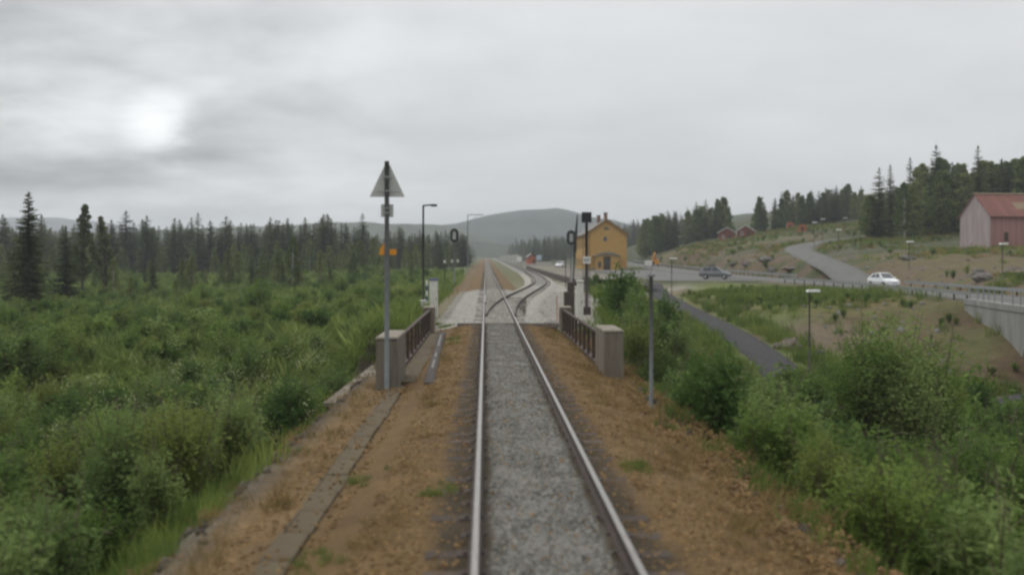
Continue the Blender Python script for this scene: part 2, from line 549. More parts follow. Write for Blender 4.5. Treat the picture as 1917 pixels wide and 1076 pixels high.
CTRL = [
    # left of the line
    (-7, 0, -2.9), (-7, 20, -3.1), (-7, 33, -3.9), (-7, 50, -2.6), (-7, 80, -1.6), (-7, 130, -1.0), (-7, 200, -.4), (-25, 10, -3.3), (-25, 40, -3.3),
    (-25, 80, -2.9), (-25, 140, -2.2), (-60, 20, -3.2), (-60, 70, -3.0), (-60, 140, -2.4), (-120, 60, -3), (-120, 160, -2), (-60, 230, -1.5),
    (-150, 300, -1), (-300, 200, -2), (-20, 300, -.5), (-40, 500, 1), (-300, 600, 1), (0, 900, 4), (-700, 900, 0), (-1500, 200, 0), (0, 3000, 5),
    (-2500, 3000, 0), (2500, 3000, 30), (0, -60, -3), (-400, -60, -3), (300, -60, -3),
    # right, between the line and the path
    (8, 0, -3.6), (8, 15, -3.5), (8, 33, -4.2), (9, 50, -3.1), (10, 65, -2.2), (11, 85, -1.2), (13, 110, -.7), (14, 140, -.3), (15, 25, -4.3),
    (14, 45, -3.9), (16, 80, -2.3), (24, 20, -4.8), (30, 40, -5.3), (28, 30, -5.2), (45, 10, -5.2), (60, 0, -5),
    # between the path and the road
    (23, 60, -3.8), (25, 70, -2.9), (25, 85, -2.0), (26, 100, -1.3), (28, 125, -.8), (32, 72, -2.6), (34, 82, -1.3), (36, 95, -.9), (33, 110, -.8),
    (31, 62, -4.6), (36, 68, -3.6), (38.4, 74, -2.3), (39.8, 79, -1.2), (28, 56, -5.1), (33, 135, -.5),
    # station and yard
    (20, 170, .05), (20, 230, .4), (30, 170, -.1), (30, 230, .3), (20, 300, .8), (30, 290, 1.0), (20, 400, 1.3), (25, 600, 2.2),
    # the hillside behind the road
    (52, 95, .4), (56, 105, 1.1), (62, 90, 1.4), (55, 120, .7), (60, 132, 2.3), (66, 150, 4.0), (82.6, 157, 4.95), (90, 150, 5.5), (75, 168, 5.3),
    (87, 190, 6.9), (105, 180, 7.6), (70, 110, 2.6), (85, 130, 4.4), (48, 172, 2.0), (50, 150, 2.0), (51, 230, 4.7), (49, 250, 3.9), (56, 200, 4.7), (70, 260, 7.9),
    (62, 235, 6.0), (95, 280, 11.6), (60, 300, 6.0), (100, 240, 10.6), (80, 225, 8.8), (150, 260, 17), (160, 160, 13), (120, 110, 6), (200, 300, 27),
    (65, 420, 8), (110, 420, 18), (220, 600, 40), (90, 700, 14), (300, 150, 22), (500, 400, 60), (900, 900, 70), (130, 40, 0), (300, 0, 5),
]
for L, st in ((ROAD, 8), (LANE, 5), (PATH, 6)):
    CTRL += [tuple(p) for p in L[::st]]
_C = np.array(CTRL)
_S = 100.0


def _phi(r2):
    return np.where(r2 > 1e-12, .5 * r2 * np.log(np.maximum(r2, 1e-12)), 0)


_xy = _C[:, :2] / _S
_d2 = ((_xy[:, None] - _xy[None]) ** 2).sum(-1)
_n = len(_C)
_A = np.zeros((_n + 3, _n + 3))
_A[:_n, :_n] = _phi(_d2) + np.eye(_n) * 2e-4
_A[:_n, _n] = 1; _A[:_n, _n + 1:] = _xy
_A[_n, :_n] = 1; _A[_n + 1:, :_n] = _xy.T
_w = np.linalg.solve(_A, np.concatenate([_C[:, 2], np.zeros(3)]))


def rbf(x, y):
    x = np.asarray(x, float); y = np.asarray(y, float)
    sh = x.shape
    q = np.stack([x.ravel(), y.ravel()], -1) / _S
    out = np.zeros(len(q))
    for a in range(0, len(q), 20000):
        b = q[a:a + 20000]
        d2 = ((b[:, None] - _xy[None]) ** 2).sum(-1)
        out[a:a + 20000] = _phi(d2) @ _w[:_n] + _w[_n] + b @ _w[_n + 1:]
    return out.reshape(sh)


def line_info(L, x, y):
    """distance to the line (signed: + right of travel), height of the nearest point, index"""
    x = np.asarray(x, float); y = np.asarray(y, float)
    sh = x.shape
    q = np.stack([x.ravel(), y.ravel()], -1)
    D = np.full(len(q), 1e9); Z = np.zeros(len(q)); I = np.zeros(len(q), int)
    near = (q[:, 0] > L[:, 0].min() - 40) & (q[:, 0] < L[:, 0].max() + 40) & (q[:, 1] > L[:, 1].min() - 40) & (q[:, 1] < L[:, 1].max() + 40)
    idx = np.nonzero(near)[0]
    tang = np.gradient(L[:, :2], axis=0); tang /= np.linalg.norm(tang, axis=1)[:, None]
    for a in range(0, len(idx), 8000):
        ii = idx[a:a + 8000]
        d = q[ii][:, None] - L[None, :, :2]
        k = (d ** 2).sum(-1).argmin(1)
        dd = d[np.arange(len(ii)), k]
        cr = tang[k, 1] * dd[:, 0] - tang[k, 0] * dd[:, 1]
        D[ii] = np.sign(cr) * np.hypot(dd[:, 0], dd[:, 1]); Z[ii] = L[k, 2]; I[ii] = k
    return D.reshape(sh), Z.reshape(sh), I.reshape(sh)


def yard_right(y):
    return np.interp(y, [0, 41, 44, 60, 75, 90, 120, 160, 700, 1400], [3.95, 3.9, 5.6, 7.4, 9.4, 10.4, 11.1, 11.5, 12.5, 12.5])


BR0, BR1 = 27.0, 40.0                          # the clear opening of the railway bridge


def ground(x, y):
    x = np.asarray(x, float); y = np.asarray(y, float)
    z = rbf(x, y)
    far = smooth01((np.hypot(x, y) - 8) / 60)
    z = z + pnoise(x, y, .35, 3) * .16 + pnoise(x, y, .08, 5) * .45 * far + pnoise(x, y, .015, 6) * 1.2 * smooth01((np.hypot(x, y) - 120) / 400)
    for L, half, soft, dz in ((PATH, 1.8, 3.0, .10), (LANE, 2.9, 3.5, .12), (ROAD, 4.2, 4.0, .12)):
        D, Z, I = line_info(L, x, y)
        a = np.abs(D)
        w = 1 - smooth01((a - half) / soft)
        if L is ROAD:                          # the wing wall holds the road up here: sheer on the near side
            w = np.where((y < 79) & (D < 0), (a < 4.15).astype(float), w)
        z = z * (1 - w) + (Z - dz) * w
    # parking apron in front of the station
    wp = smooth01((x - 22) / 4) * (1 - smooth01((x - 41) / 3)) * smooth01((y - 134) / 8) * (1 - smooth01((y - 233) / 8))
    z = z * (1 - wp) + np.interp(y, [130, 160, 190, 235], [-.5, -.3, .0, .22]) * wp
    # railway formation
    top = track_z(y) - 0.5
    xl, xr = np.interp(y, [0, 41.5, 42, 57, 60, 66], [-3.45, -3.45, -5.1, -5.1, -4.6, -3.45]), yard_right(y)
    dist = np.maximum(np.maximum(xl - x, x - xr), 0)
    emb = top - dist / np.where(x < 0, np.interp(y, [0, 19, 21.5, 27, 41, 43, 60], [1.35, 1.35, .5, .5, .5, .5, 1.35]), 1.35)
    z2 = np.where(dist <= 0, top, np.maximum(z, emb))
    cutting = np.where(dist > 0, np.minimum(z2, top + np.maximum(dist - .5, 0) * .5), z2)
    z2 = np.where((y > 45) & (dist < 6), cutting, z2)
    under = (y > BR0) & (y < BR1) & (np.abs(x) < 12)
    wz = np.where(under, 1.0, 0.0)
    z2 = np.where(wz > 0, np.minimum(z, -3.9) + pnoise(x, y, .9, 8) * .1, z2)
    # keep the roads on the surface where they cross the formation's foot
    return z2


def gz(x, y):
    return float(ground(np.array([x]), np.array([y]))[0])


def axis(core, step, grow, end):
    out = [core]
    while out[-1] < end:
        out.append(out[-1] + step)
        if out[-1] > core:
            step *= grow
    return out


def spread(a, b, n):
    return list(np.linspace(a, b, n, endpoint=False))


xs_r = spread(0, 12, 28) + spread(12, 64, 58)
v, st = 64.0, 1.0
while v < 9000:
    xs_r.append(v); st *= 1.07; v += st
xs_l = [-t for t in spread(0, 12, 28)][1:] + [-t for t in spread(12, 50, 26)]
v, st = 50.0, 1.6
while v < 9000:
    xs_l.append(-v); st *= 1.08; v += st
GX = np.array(sorted(xs_l + xs_r))
ys = spread(-60, -4, 12) + spread(-4, 60, 105) + spread(60, 140, 84)
v, st = 140.0, 1.0
while v < 9000:
    ys.append(v); st *= 1.028; v += st
GY = np.array(ys)
GXX, GYY = np.meshgrid(GX, GY)
GZ = ground(GXX, GYY)


def tint_ground(x, y, z):
    sh = x.shape
    c = np.zeros(sh + (3,))
    grass = np.array((0.10, 0.125, 0.04)); dark = np.array((0.055, 0.062, 0.028)); dirt = np.array((0.125, 0.090, 0.06))
    dry = np.array((0.125, 0.098, 0.05)); rust = np.array((0.15, 0.095, 0.045)); pale = np.array((0.34, 0.322, 0.285)); grey = np.array((0.14, 0.13, 0.115))

    def put(col, w):
        w = np.clip(w, 0, 1)[..., None]
        c[:] = c * (1 - w) + col * w
    c[:] = grass
    n1 = pnoise(x, y, .10, 21); n2 = pnoise(x, y, .45, 22); n3 = pnoise(x, y, .03, 23)
    put(dark, smooth01((n3 + .2) * 1.2) * smooth01((np.hypot(x, y) - 70) / 80) * .8)
    put(dirt, smooth01((n1 - .35) * 2) * .5)
    # disturbed earth round the new road
    D, Z, I = line_info(ROAD, x, y)
    hill = (x > 40) & (y > 60) & (y < 330)
    put(dry, np.where(hill, smooth01((n1 + n2 * .4 + .45) * 1.5) * .85, 0))
    put(np.array((0.115, 0.10, 0.085)), np.where(hill, smooth01((n2 - n1 * .5) * 1.5) * .6, 0))
    put(dirt, np.where((np.abs(D) < 18) & (D > 0), (1 - smooth01((D - 8) / 9)) * smooth01((n2 + .5) * 1.5) * .85, 0))
    # the bank below the road
    bank = np.exp(-((x - 35) / 7.0) ** 2) * np.exp(-((y - 76) / 17.0) ** 2)
    put(np.array((0.098, 0.066, 0.04)), smooth01(bank * 2.4) * (0.75 + .25 * n2))
    pad = np.exp(-((x - 25) / 4.5) ** 2) * np.exp(-((y - 72) / 5.0) ** 2)
    put(np.array((0.13, 0.097, 0.07)), smooth01(pad * 1.8) * .9)
    mead = np.exp(-((x - 31) / 9.0) ** 2) * np.exp(-((y - 104) / 18.0) ** 2)
    put(np.array((0.125, 0.145, 0.036)), smooth01(mead * 2.2) * (.85 + .15 * n2))
    put(np.array((0.15, 0.09, 0.045)), smooth01(np.exp(-((x - 34.5) / 3.5) ** 2) * np.exp(-((y - 90) / 7.0) ** 2) * 2) * .6)
    put(dark, np.where((y > 290) & ((x < -6) | (x > 13)), .9, 0))
    # forest floor on the hillside
    put(dark, np.where((x > 78) & (y > 172), .8, 0))
    # yard, gravel verge round path head
    put(pale * .8, np.exp(-((x - 22.5) / 3.5) ** 2) * np.exp(-((y - 124) / 9.0) ** 2) * 1.6)
    yr = yard_right(y)
    inside = (x > -3.6) & (x < yr + .6)
    put(rust, np.where(inside & (y < 43.5), .95, 0))
    put(pale * .86, np.where((x > -2.4) & (x < yr + 4.5) & (y >= 43.2) & (y < 150), 1 - smooth01((y - 128) / 22), 0))
    put(np.array((0.15, 0.125, 0.08)), np.where((x > np.interp(y, [41, 57, 66], [-5.3, -5.3, -4.0])) & (x <= -2.2) & (y > 42), .8 + .2 * n2, 0))
    put(dry * 1.05, np.where((x > 9.5) & (x < 26) & (y > 84) & (y < 160), smooth01((n2 + .7)) * .75, 0))
    put(rust * .9, np.where((x > -4.5) & (x < -1.2) & (y > 88), .85, 0))
    put(rust * .9, np.where((x > 2.4) & (x < 3.6) & (y > 88), .8, 0))
    put(np.array((0.12, 0.115, 0.06)), np.where((x > 3.4) & (x < siding_x(y) - 1.7) & (y > 96), .85 + .15 * n2, 0))
    put(grey * 1.05, np.where((x > siding_x(y) - 1.6) & (x < 27) & (y > 150) & (y < 900), .75 + .2 * n2, 0))
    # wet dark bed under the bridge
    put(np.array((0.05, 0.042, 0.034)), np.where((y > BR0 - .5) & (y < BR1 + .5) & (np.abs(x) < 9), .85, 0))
    # stony shoulder and slope of the embankment
    dist = np.maximum(-3.4 - x, x - yr)
    put(np.array((0.10, 0.085, 0.062)), np.where((dist > 0) & (dist < 2.2) & (y < 43), .9, 0))
    put(np.array((0.055, 0.044, 0.032)), np.where((x < -3.2) & (x > -5.6) & (y > 17) & (y < 43), .85 + .15 * n2, 0))
    return c


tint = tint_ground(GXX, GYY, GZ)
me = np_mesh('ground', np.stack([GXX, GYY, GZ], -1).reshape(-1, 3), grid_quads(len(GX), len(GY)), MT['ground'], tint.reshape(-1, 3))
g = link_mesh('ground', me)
tag(g, 'uneven ground of scrubland, railway embankment and hillside', kind='structure')


# roads: ribbons with a rounded crown and a turned-down edge
def ribbon(name, L, half, mat, lift=0.03, label=None):
    t = np.gradient(L[:, :2], axis=0); t /= np.linalg.norm(t, axis=1)[:, None]
    nrm = np.stack([t[:, 1], -t[:, 0]], -1)
    prof = [(-half - .25, -.35), (-half, -.0), (-half * .5, .03), (0, .05), (half * .5, .03), (half, 0), (half + .25, -.35)]
    V = np.zeros((len(L), len(prof), 3))
    for k, (o, dz) in enumerate(prof):
        V[:, k, :2] = L[:, :2] + nrm * o
        V[:, k, 2] = L[:, 2] + dz + lift
    me = np_mesh(name, V.reshape(-1, 3), grid_quads(len(prof), len(L)), mat)
    o = link_mesh(name, me)
    return tag(o, label, kind='structure')


ribbon('road', ROAD, 3.7, MT['asphalt_pale'], 0.0, 'grey asphalt main road')
ribbon('side_road', LANE, 2.5, MT['asphalt_pale'], 0.012, 'grey side road climbing the hill')
ribbon('footpath', PATH, 1.2, MT['asphalt_dark'], 0.0, 'dark asphalt footpath')
# apron in front of the station
ax = np.linspace(25.5, 42, 12); ay = np.linspace(140, 232, 30)
AX, AY = np.meshgrid(ax, ay)
AX = AX + pnoise(AX, AY, .2, 31) * .5 * (AX < 30)
AZ = np.interp(AY, [130, 160, 190, 235], [-.5, -.3, .0, .22]) + .06
apr = link_mesh('parking_area', np_mesh('parking_area', np.stack([AX, AY, AZ], -1).reshape(-1, 3), grid_quads(12, 30), MT['asphalt_pale']))
tag(apr, 'grey asphalt forecourt beside the station', kind='structure')


# ------------------------------------------------------------------ ballast bed
def bed_mesh():
    prof = np.concatenate([np.linspace(-3.2, -1.7, 9), np.linspace(-1.6, 1.6, 27), np.linspace(1.7, 3.2, 9)])
    ys_ = np.concatenate([np.arange(-10, 100, .45), np.geomspace(100, 1300, 120)])
    U, Y = np.meshgrid(prof, ys_)
    a = np.abs(U)
    z = np.interp(a, [0, .55, .68, .80, .90, 1.25, 1.45, 1.9, 2.6, 3.2], [-.135, -.135, -.172, -.172, -.178, -.182, -.19, -.27, -.42, -.62])
    z = z + (pnoise(U * 1, Y, 4.0, 41) * .012 + pnoise(U, Y, 11.0, 42) * .008) * (a > .0) + track_z(Y)
    z = np.where(a < .6, z - .018 + pnoise(U, Y, 2.2, 46) * .022, z)
    z = np.where((Y > 43) & (Y < 90) & (a < .6), z - .02, z)
    grey = np.array((0.18, 0.175, 0.16)); darkz = np.array((0.058, 0.044, 0.028)); rust = np.array((0.148, 0.095, 0.043)); pale = np.array((0.32, 0.305, 0.27))
    c = np.zeros(U.shape + (3,))
    n = pnoise(U, Y, 1.6, 43); nn = pnoise(U, Y, 5.0, 44)

    def put(col, w):
        w = np.clip(w, 0, 1)[..., None]
        c[:] = c * (1 - w) + col * w
    c[:] = rust
    put(np.array((0.12, 0.076, 0.036)), smooth01((n + .2) * 1.2) * .7)
    put(darkz, (1 - smooth01((a - 1.05 - nn * .1) / .30)))
    put(grey, 1 - smooth01((a - .50 - nn * .05) / .14))
    put(rust * .95, np.where((Y > 96), smooth01((a - .9) / .3) * .8, 0))
    new = smooth01((Y - 43.0) / .6) * (1 - smooth01((Y - 90 - nn * 2) / 3))
    put(pale * .92, new)
    put(np.array((0.15, 0.13, 0.11)), np.where(Y > 92, (1 - smooth01((a - .6) / .2)) * .8, 0))
    V = np.stack([U + TC, Y, z], -1)
    return np_mesh('track_bed', V.reshape(-1, 3), grid_quads(len(prof), len(ys_)), MT['bed'], c.reshape(-1, 3))


tag(link_mesh('track_bed', bed_mesh()), 'ballast bed under the main line', kind='structure')


def siding_bed():
    prof = np.linspace(-2.4, 2.4, 21)
    ys_ = np.concatenate([np.arange(50, 200, 1.0), np.geomspace(200, 1300, 60)])
    U, Y = np.meshgrid(prof, ys_)
    a = np.abs(U)
    z = np.interp(a, [0, .6, 1.3, 1.7, 2.4], [-.17, -.17, -.21, -.25, -.60]) + pnoise(U, Y, 4.0, 45) * .012 + track_z(Y) - .012
    pale = np.array((0.31, 0.296, 0.262)); c = np.zeros(U.shape + (3,)); c[:] = pale
    w = (smooth01((Y - 92) / 30) * (1 - smooth01((a - .62) / .15)))[..., None]
    c[:] = c * (1 - w) + np.array((0.19, 0.18, 0.165)) * w
    c[:] *= (1 - .3 * smooth01((Y - 150) / 60))[..., None]
    V = np.stack([U + siding_x(Y), Y, z], -1)
    return np_mesh('siding_bed', V.reshape(-1, 3), grid_quads(len(prof), len(ys_)), MT['bed'], c.reshape(-1, 3))


tag(link_mesh('siding_bed', siding_bed()), 'pale ballast bed under the siding', kind='structure')


# ------------------------------------------------------------------ tracks
def rail_mesh(name, xs, ys_, zs, parent, top_mat=None):
    prof = [(-.032, 0), (.032, 0), (.034, -.035), (.010, -.05), (.010, -.135), (.07, -.15), (.07, -.165), (-.07, -.165), (-.07, -.15), (-.010, -.135), (-.010, -.05), (-.037, -.035)]
    n = len(prof)
    V = []
    for x, y, z in zip(xs, ys_, zs):
        V += [(x + p, y, z + q) for p, q in prof]
    F, Mi = [], []
    for i in range(len(xs) - 1):
        for k in range(n):
            F.append((i * n + k, i * n + (k + 1) % n, (i + 1) * n + (k + 1) % n, (i + 1) * n + k)); Mi.append(0 if k == 0 else 1)
    F.append(tuple(range(n))); Mi.append(1)
    mb = MB(); mb.v, mb.f, mb.m = V, F, Mi
    return mb.build(name, [top_mat or MT['rail_top'], MT['rail_side']], parent)


main = thing('railway_track', 'straight main railway track of worn rails on timber sleepers', 'track', (0, 0, 0))
yy = np.concatenate([np.arange(-8, 130, 6.0), np.geomspace(130, 1250, 50)])
for s in (-.755, .755):
    rail_mesh('rail', np.full(len(yy), TC + s), yy, track_z(yy), main)
sl = MB().bbox(-1.25, 1.25, -.12, .12, -.36, -.172, .012).mesh('sleeper', MT['sleeper'])
chair = MB().box(-.17, .17, -.09, .09, -.174, -.158).box(-.11, -.075, -.05, .05, -.158, -.135).box(.075, .11, -.05, .05, -.158, -.135).mesh('rail_chair', MT['rail_side'])
nsl = 0
y = 6.2
while nsl < 285:
    ln = 1.0
    if 46 < y < 74:
        ln = 1.0 + (y - 46) / 28 * .55
    dx = (ln - 1) * 1.25
    o = link_mesh('sleeper', sl, main, (TC + dx + rng.uniform(-.03, .03), y, float(track_z(y)) + rng.uniform(-.012, .006)), rng.uniform(-.012, .012), (ln, 1, 1))
    if y < 40:
        for s in (-.755, .755):
            link_mesh('rail_chair', chair, o, ((s - dx) / ln, 0, 0), None, (1 / ln, 1, 1))
    nsl += 1
    y += .65

sid = thing('siding_track', 'rusty siding curving away right from the switch past the station', 'track', (0, 0, 0))
ys2 = np.concatenate([np.arange(48.5, 200, 2.0), np.geomspace(200, 1250, 50)])
for s in (-.755, .755):
    rail_mesh('rail', siding_x(ys2) + s, ys2, track_z(ys2) - .004, sid, MT['rail_dull'])
for s, (a, b) in ((-.755 + .085, (62, 76)), (1.51 + .0, (0, 0))):
    if b:
        yc = np.arange(a, b, 2.0)
        rail_mesh('check_rail', np.full(len(yc), TC + s), yc, np.full(len(yc), .0), sid)
y = 74.0
while y < 190:
    link_mesh('sleeper', sl, sid, (float(siding_x(y)), y, float(track_z(y)) + rng.uniform(-.045, -.015)), rng.uniform(-.02, .02) - .06 * (y < 120))
    y += .65

# ------------------------------------------------------------------ railway bridge
br = thing('railway_bridge', 'short railway bridge with concrete end blocks and rusty brown railings', 'bridge', (0, 33, 0))
RL, RR = -2.45, 3.42                            # railing lines
B = lambda: MB()
Y0 = -33.0


def bp(name, mb, m):
    return mb.build(name, m, br)


bp('deck', B().box(RL - .12, RR + .12, 25.6 + Y0, 41.6 + Y0, -1.15, -.50), MT['concrete'])
bp('abutment', B().box(RL - .5, RR + .5, 25.2 + Y0, 27.4 + Y0, -5.0, -1.16), MT['stone_dark'])
bp('abutment', B().box(RL - .5, RR + .5, 39.6 + Y0, 41.8 + Y0, -5.0, -1.16), MT['stone_dark'])
# edge girders below the walkways
bp('edge_girder', B().box(RL - .20, RL - .02, 26.2 + Y0, 41.0 + Y0, -1.0, -.36), MT['rust'])
bp('edge_girder', B().box(RR + .02, RR + .20, 26.2 + Y0, 41.0 + Y0, -1.0, -.36), MT['rust'])
bp('walkway', B().box(RL + .02, RL + .60, 24.5 + Y0, 41.4 + Y0, -.497, -.40), MT['lid'])
for x, ya, yb in ((RL - .05, 23.6, 26.0), (RL - .05, 40.95, 41.9), (RR + .15, 26.0, 28.0), (RR + .12, 41.05, 42.0)):
    w = .28 if ya < 30 else .25
    top = .78 if ya < 30 else .66
    b = bp('end_block', B().bbox(x - w, x + w, ya + Y0, yb + Y0, -1.6, top, .05), MT['concrete'])
    B().bbox(x - w - .006, x + w + .006, ya + Y0 - .006, yb + Y0 + .006, top + .002, top + .07, .03).build('coping', MT['coping'], b)
post = MB().box(-.035, .035, -.05, .05, -.50, .56).box(-.05, .05, -.012, .012, -.48, .55).mesh('post', MT['rust'])
for x, ya, yb in ((RL, 26.1, 40.9), (RR, 28.05, 41.0)):
    rl = bp('railing', B().box(x - .055, x + .055, ya + Y0, yb + Y0, .561, .625), MT['rust'])
    for z in (-.44, ):
        B().box(x - .045, x + .045, ya + Y0, yb + Y0, z, z + .12).build('bottom_rail', MT['rust'], rl)
    n = 10
    for i in range(n):
        p = link_mesh('post', post, rl, (x + rng.uniform(-.008, .008), ya + .25 + (yb - ya - .5) * i / (n - 1) + Y0, 0))
    # thin bar along the railing at mid height on the left of the line only
wing = thing('wing_wall', 'low dark stone wall with pale coping beyond the left end block', 'wall', (-4.2, 28.3, 0), 0)
ang = math.atan2(31.8 - 24.2, -3.55 + 4.75)
wing.rotation_euler = (0, 0, ang)
MB().prism([(-1.2, -5), (3.9, -5), (3.9, -.95), (-1.2, -1.47)], 'y', -.25, .25).build('wall', MT['stone_dark'], wing)
MB().prism([(-1.25, -1.465), (3.9, -.945), (3.9, -.82), (-1.25, -1.34)], 'y', -.32, .32).build('coping', MT['concrete'], wing)
bank = thing('retaining_wall', 'low weathered concrete edge wall behind the left railing', 'wall', (-5.15, 42, 0), 0)
MB().prism([(0, -3.2), (15, -2.6), (15, -.62), (9, -.60), (0, -.98)], 'x', -.16, .16).build('wall', MT['stone_dark'], bank)
MB().prism([(0, -.978), (9, -.598), (15, -.618), (15, -.53), (9, -.50), (0, -.88)], 'x', -.22, .22).build('coping', MT['coping'], bank)
mk = thing('white_block', 'small white block on the ground behind the left railing', 'block', (-3.55, 47.5, -.52))
MB().bbox(-.28, .28, -.2, .2, -.1, .24, .03).build('body', MT['white'], mk)
# cable trough with its lids
tr = thing('cable_trough', 'grey concrete cable trough with flat lids left of the track', 'cable trough', (-2.22, 5, -.5))
lidm = [MB().bbox(-.16 - .01 * k, .16 + .008 * k, -.002, .999, 0.0, .085, .012).mesh('lid', MT['lid']) for k in range(3)]
for i in range(19):
    yl = 5.0 + i
    o = link_mesh('lid', lidm[i % 3], tr, (rng.uniform(-.02, .02) + .02 * math.sin(i), i, rng.uniform(-.008, .008) + .003 * (i % 2)), rng.uniform(-.008, .008))
MB().box(-.22, -.185, 0, 19, -.2, .045).build('trough_side', MT['lid'], tr)
MB().box(.19, .23, 0, 19, -.2, .05).build('trough_side', MT['lid'], tr)
# timber baulk along the bridge
bk = thing('timber_baulk', 'dark timber baulk with bleached streaks lying along the left walkway', 'timber', (-1.62, 31.0, -.5), R(1.5))
MB().bbox(-.13, .13, -7.6, 8.6, 0, .24, .03).build('beam', MT['timber'], bk)
for a, b in ((-4.6, -2.4), (-1.6, -.4), (2.2, 7.0)):
    MB().bbox(-.03, .015, a, b, .241, .255, .005).build('bleached_strip', MT['timber_pale'], bk)

# cable duct across the track and its heap
hump = thing('cable_crossing', 'dark ribbed cable cover lying across both rails at the bridge end', 'cable cover', (0, 43.0, -.5))
for x0, x1 in ((-1.3, -.22), (.0, 1.32), (1.5, 4.6)):
    MB().prism([(-.30, .2), (.30, .2), (.18, .38), (-.18, .38)], 'x', x0, x1).build('cover', MT['stone_dark'], hump)


# ------------------------------------------------------------------ rocks
def rock_mesh(name, seed, mat, sub=2, rough=.28):
    import bmesh
    bm = bmesh.new()
    bmesh.ops.create_icosphere(bm, subdivisions=sub, radius=1)
    r = np.random.RandomState(seed)
    k = r.uniform(-1, 1, (14, 3)); k /= np.linalg.norm(k, axis=1)[:, None]
    cut = r.uniform(.55, .95, 14)
    for v in bm.verts:
        c = np.array(v.co)
        for a, d in zip(k, cut):
            t = c @ a
            if t > d:
                c = c - a * (t - d)
        if sub > 2:
            c = c * (1 + .10 * math.sin(5.1 * c[0] + 3.3 * c[2] + seed) * math.sin(4.3 * c[1] - 2.7 * c[2] + 2 * seed))
        c = c * (1 + rough * (.25 if sub < 3 else .12) * r.uniform(-1, 1))
        v.co = c
    me = bpy.data.meshes.new(name)
    bm.to_mesh(me); bm.free()
    me.materials.append(mat)
    return me


rockm = [rock_mesh('boulder', i, MT['rock_dark'] if i % 3 else MT['rock_brown'], 3, .7) for i in range(6)]


def boulder(x, y, sx, sy, sz, label, group=None, rz=0, k=0, sink=.25):
    o = link_mesh('boulder', rockm[k % 6], None, (x, y, gz(x, y) + sz * (1 - 2 * sink) * .5), rz, (sx, sy, sz))
    return tag(o, label, 'boulder', group)


boulder(21.4, 66.0, 1.3, .8, .8, 'large grey boulder beside the dark footpath near the taller path lamp', rz=.4, k=3, sink=.4)
boulder(23.4, 65.3, .8, .6, .5, 'smaller grey boulder just right of the large one by the footpath', rz=1.2, k=2)
for i, (x, y, s) in enumerate([(49.5, 176, 1.6), (50.5, 168, 1.9), (49, 160, 1.4), (50, 153, 1.6), (49.5, 186, 1.3)]):
    s *= .62
    boulder(x, y, s * 1.7, s, s * .8, 'rugged rock in the cutting behind the silver car', 'rocks of the cutting behind the road', rz=i * .9, k=i)
for i, (x, y, s) in enumerate([(55, 103, 1.3), (57, 108, 1.6), (59, 104, 1.5), (61, 100, 1.2), (56.5, 96, 1.0)]):
    s *= .7
    boulder(x, y, s * 1.6, s, s * .85, 'grey rock outcrop behind the road bridge railing', 'rock outcrop behind the road bridge', rz=i * 1.3, k=i + 1)
for i, (x, y, s) in enumerate([(61.5, 136, 1.1), (62.8, 140, 1.3), (66, 143, 1.1)]):
    s *= .6
    boulder(x, y, s * 1.7, s, s * .8, 'grey rock lying above the fork of the side road', 'rocks above the road fork', rz=i * 1.7, k=i + 2)

# ------------------------------------------------------------------ line-side posts, signs and signals
FONT_MAT = MT['black']


def pole(parent, h, r=.05, mat='galv', z0=-.4, name='pole', r2=None, lean=(0, 0)):
    return MB().tube([(0, 0, z0), (lean[0] * .5, lean[1] * .5, h * .5), (lean[0], lean[1], h)], [r, (r + (r2 or r)) / 2, r2 or r], 12).build(name, MT[mat], parent, True)


# triangular warning sign seen from behind
t = thing('warning_sign', 'tall grey post carrying the back of a triangular sign at the left bridge end', 'sign', (-2.45, 23.2, -.5))
pole(t, 5.74, .058, 'galv_dull')
tri = [(-.44, 4.86), (.44, 4.86), (.06, 5.66), (.0, 5.71), (-.06, 5.66)]
sg = MB().prism(tri, 'y', .085, .10).build('triangle_plate', MT['sign_back'], t)
MB().box(-.30, .30, .07, .084, 4.99, 5.02).box(-.14, .14, .07, .084, 5.33, 5.36).build('stiffener', MT['sign_back'], sg)
MB().bbox(-.155, .155, .07, .085, 4.36, 4.68, .004).build('small_plate', MT['sign_back'], t)
for z in (4.46, 4.58, 5.0, 5.35):
    MB().tube([(0, 0, z - .02), (0, 0, z + .02)], .068, 12).build('clamp', MT['galv'], t)
MB().prism([(-.20, 3.42), (-.045, 3.42), (-.045, 3.72), (-.09, 3.70), (-.17, 3.58)], 'y', .065, .08).build('orange_flag_plate', MT['orange'], t)
MB().bbox(-.045, .225, .065, .081, 3.42, 3.56, .004).build('orange_bar_plate', MT['orange'], t)


def arm_lamp(name, label, x, y, h, arm, mats, group=None, rz=0, r=.05, head=(.5, .16, .07), z=None):
    t = thing(name, label, 'lamp', (x, y, gz(x, y) if z is None else z), rz, group)
    pole(t, h, r, mats[0], r2=r * .8)
    if arm > .1:
        MB().tube([(0, 0, h - .03), (arm - head[0] * .6, 0, h + .03)], r * .7, 8).build('arm', MT[mats[0]], t)
    hx0 = arm - head[0]
    MB().prism([(hx0, h - head[2]), (arm - .05, h - head[2]), (arm, h - head[2] * .4), (arm - .06, h + head[2] * .7), (hx0 + .04, h + head[2] * .5)], 'y', -head[1], head[1]).build('lamp_head', MT[mats[1]], t)
    return t


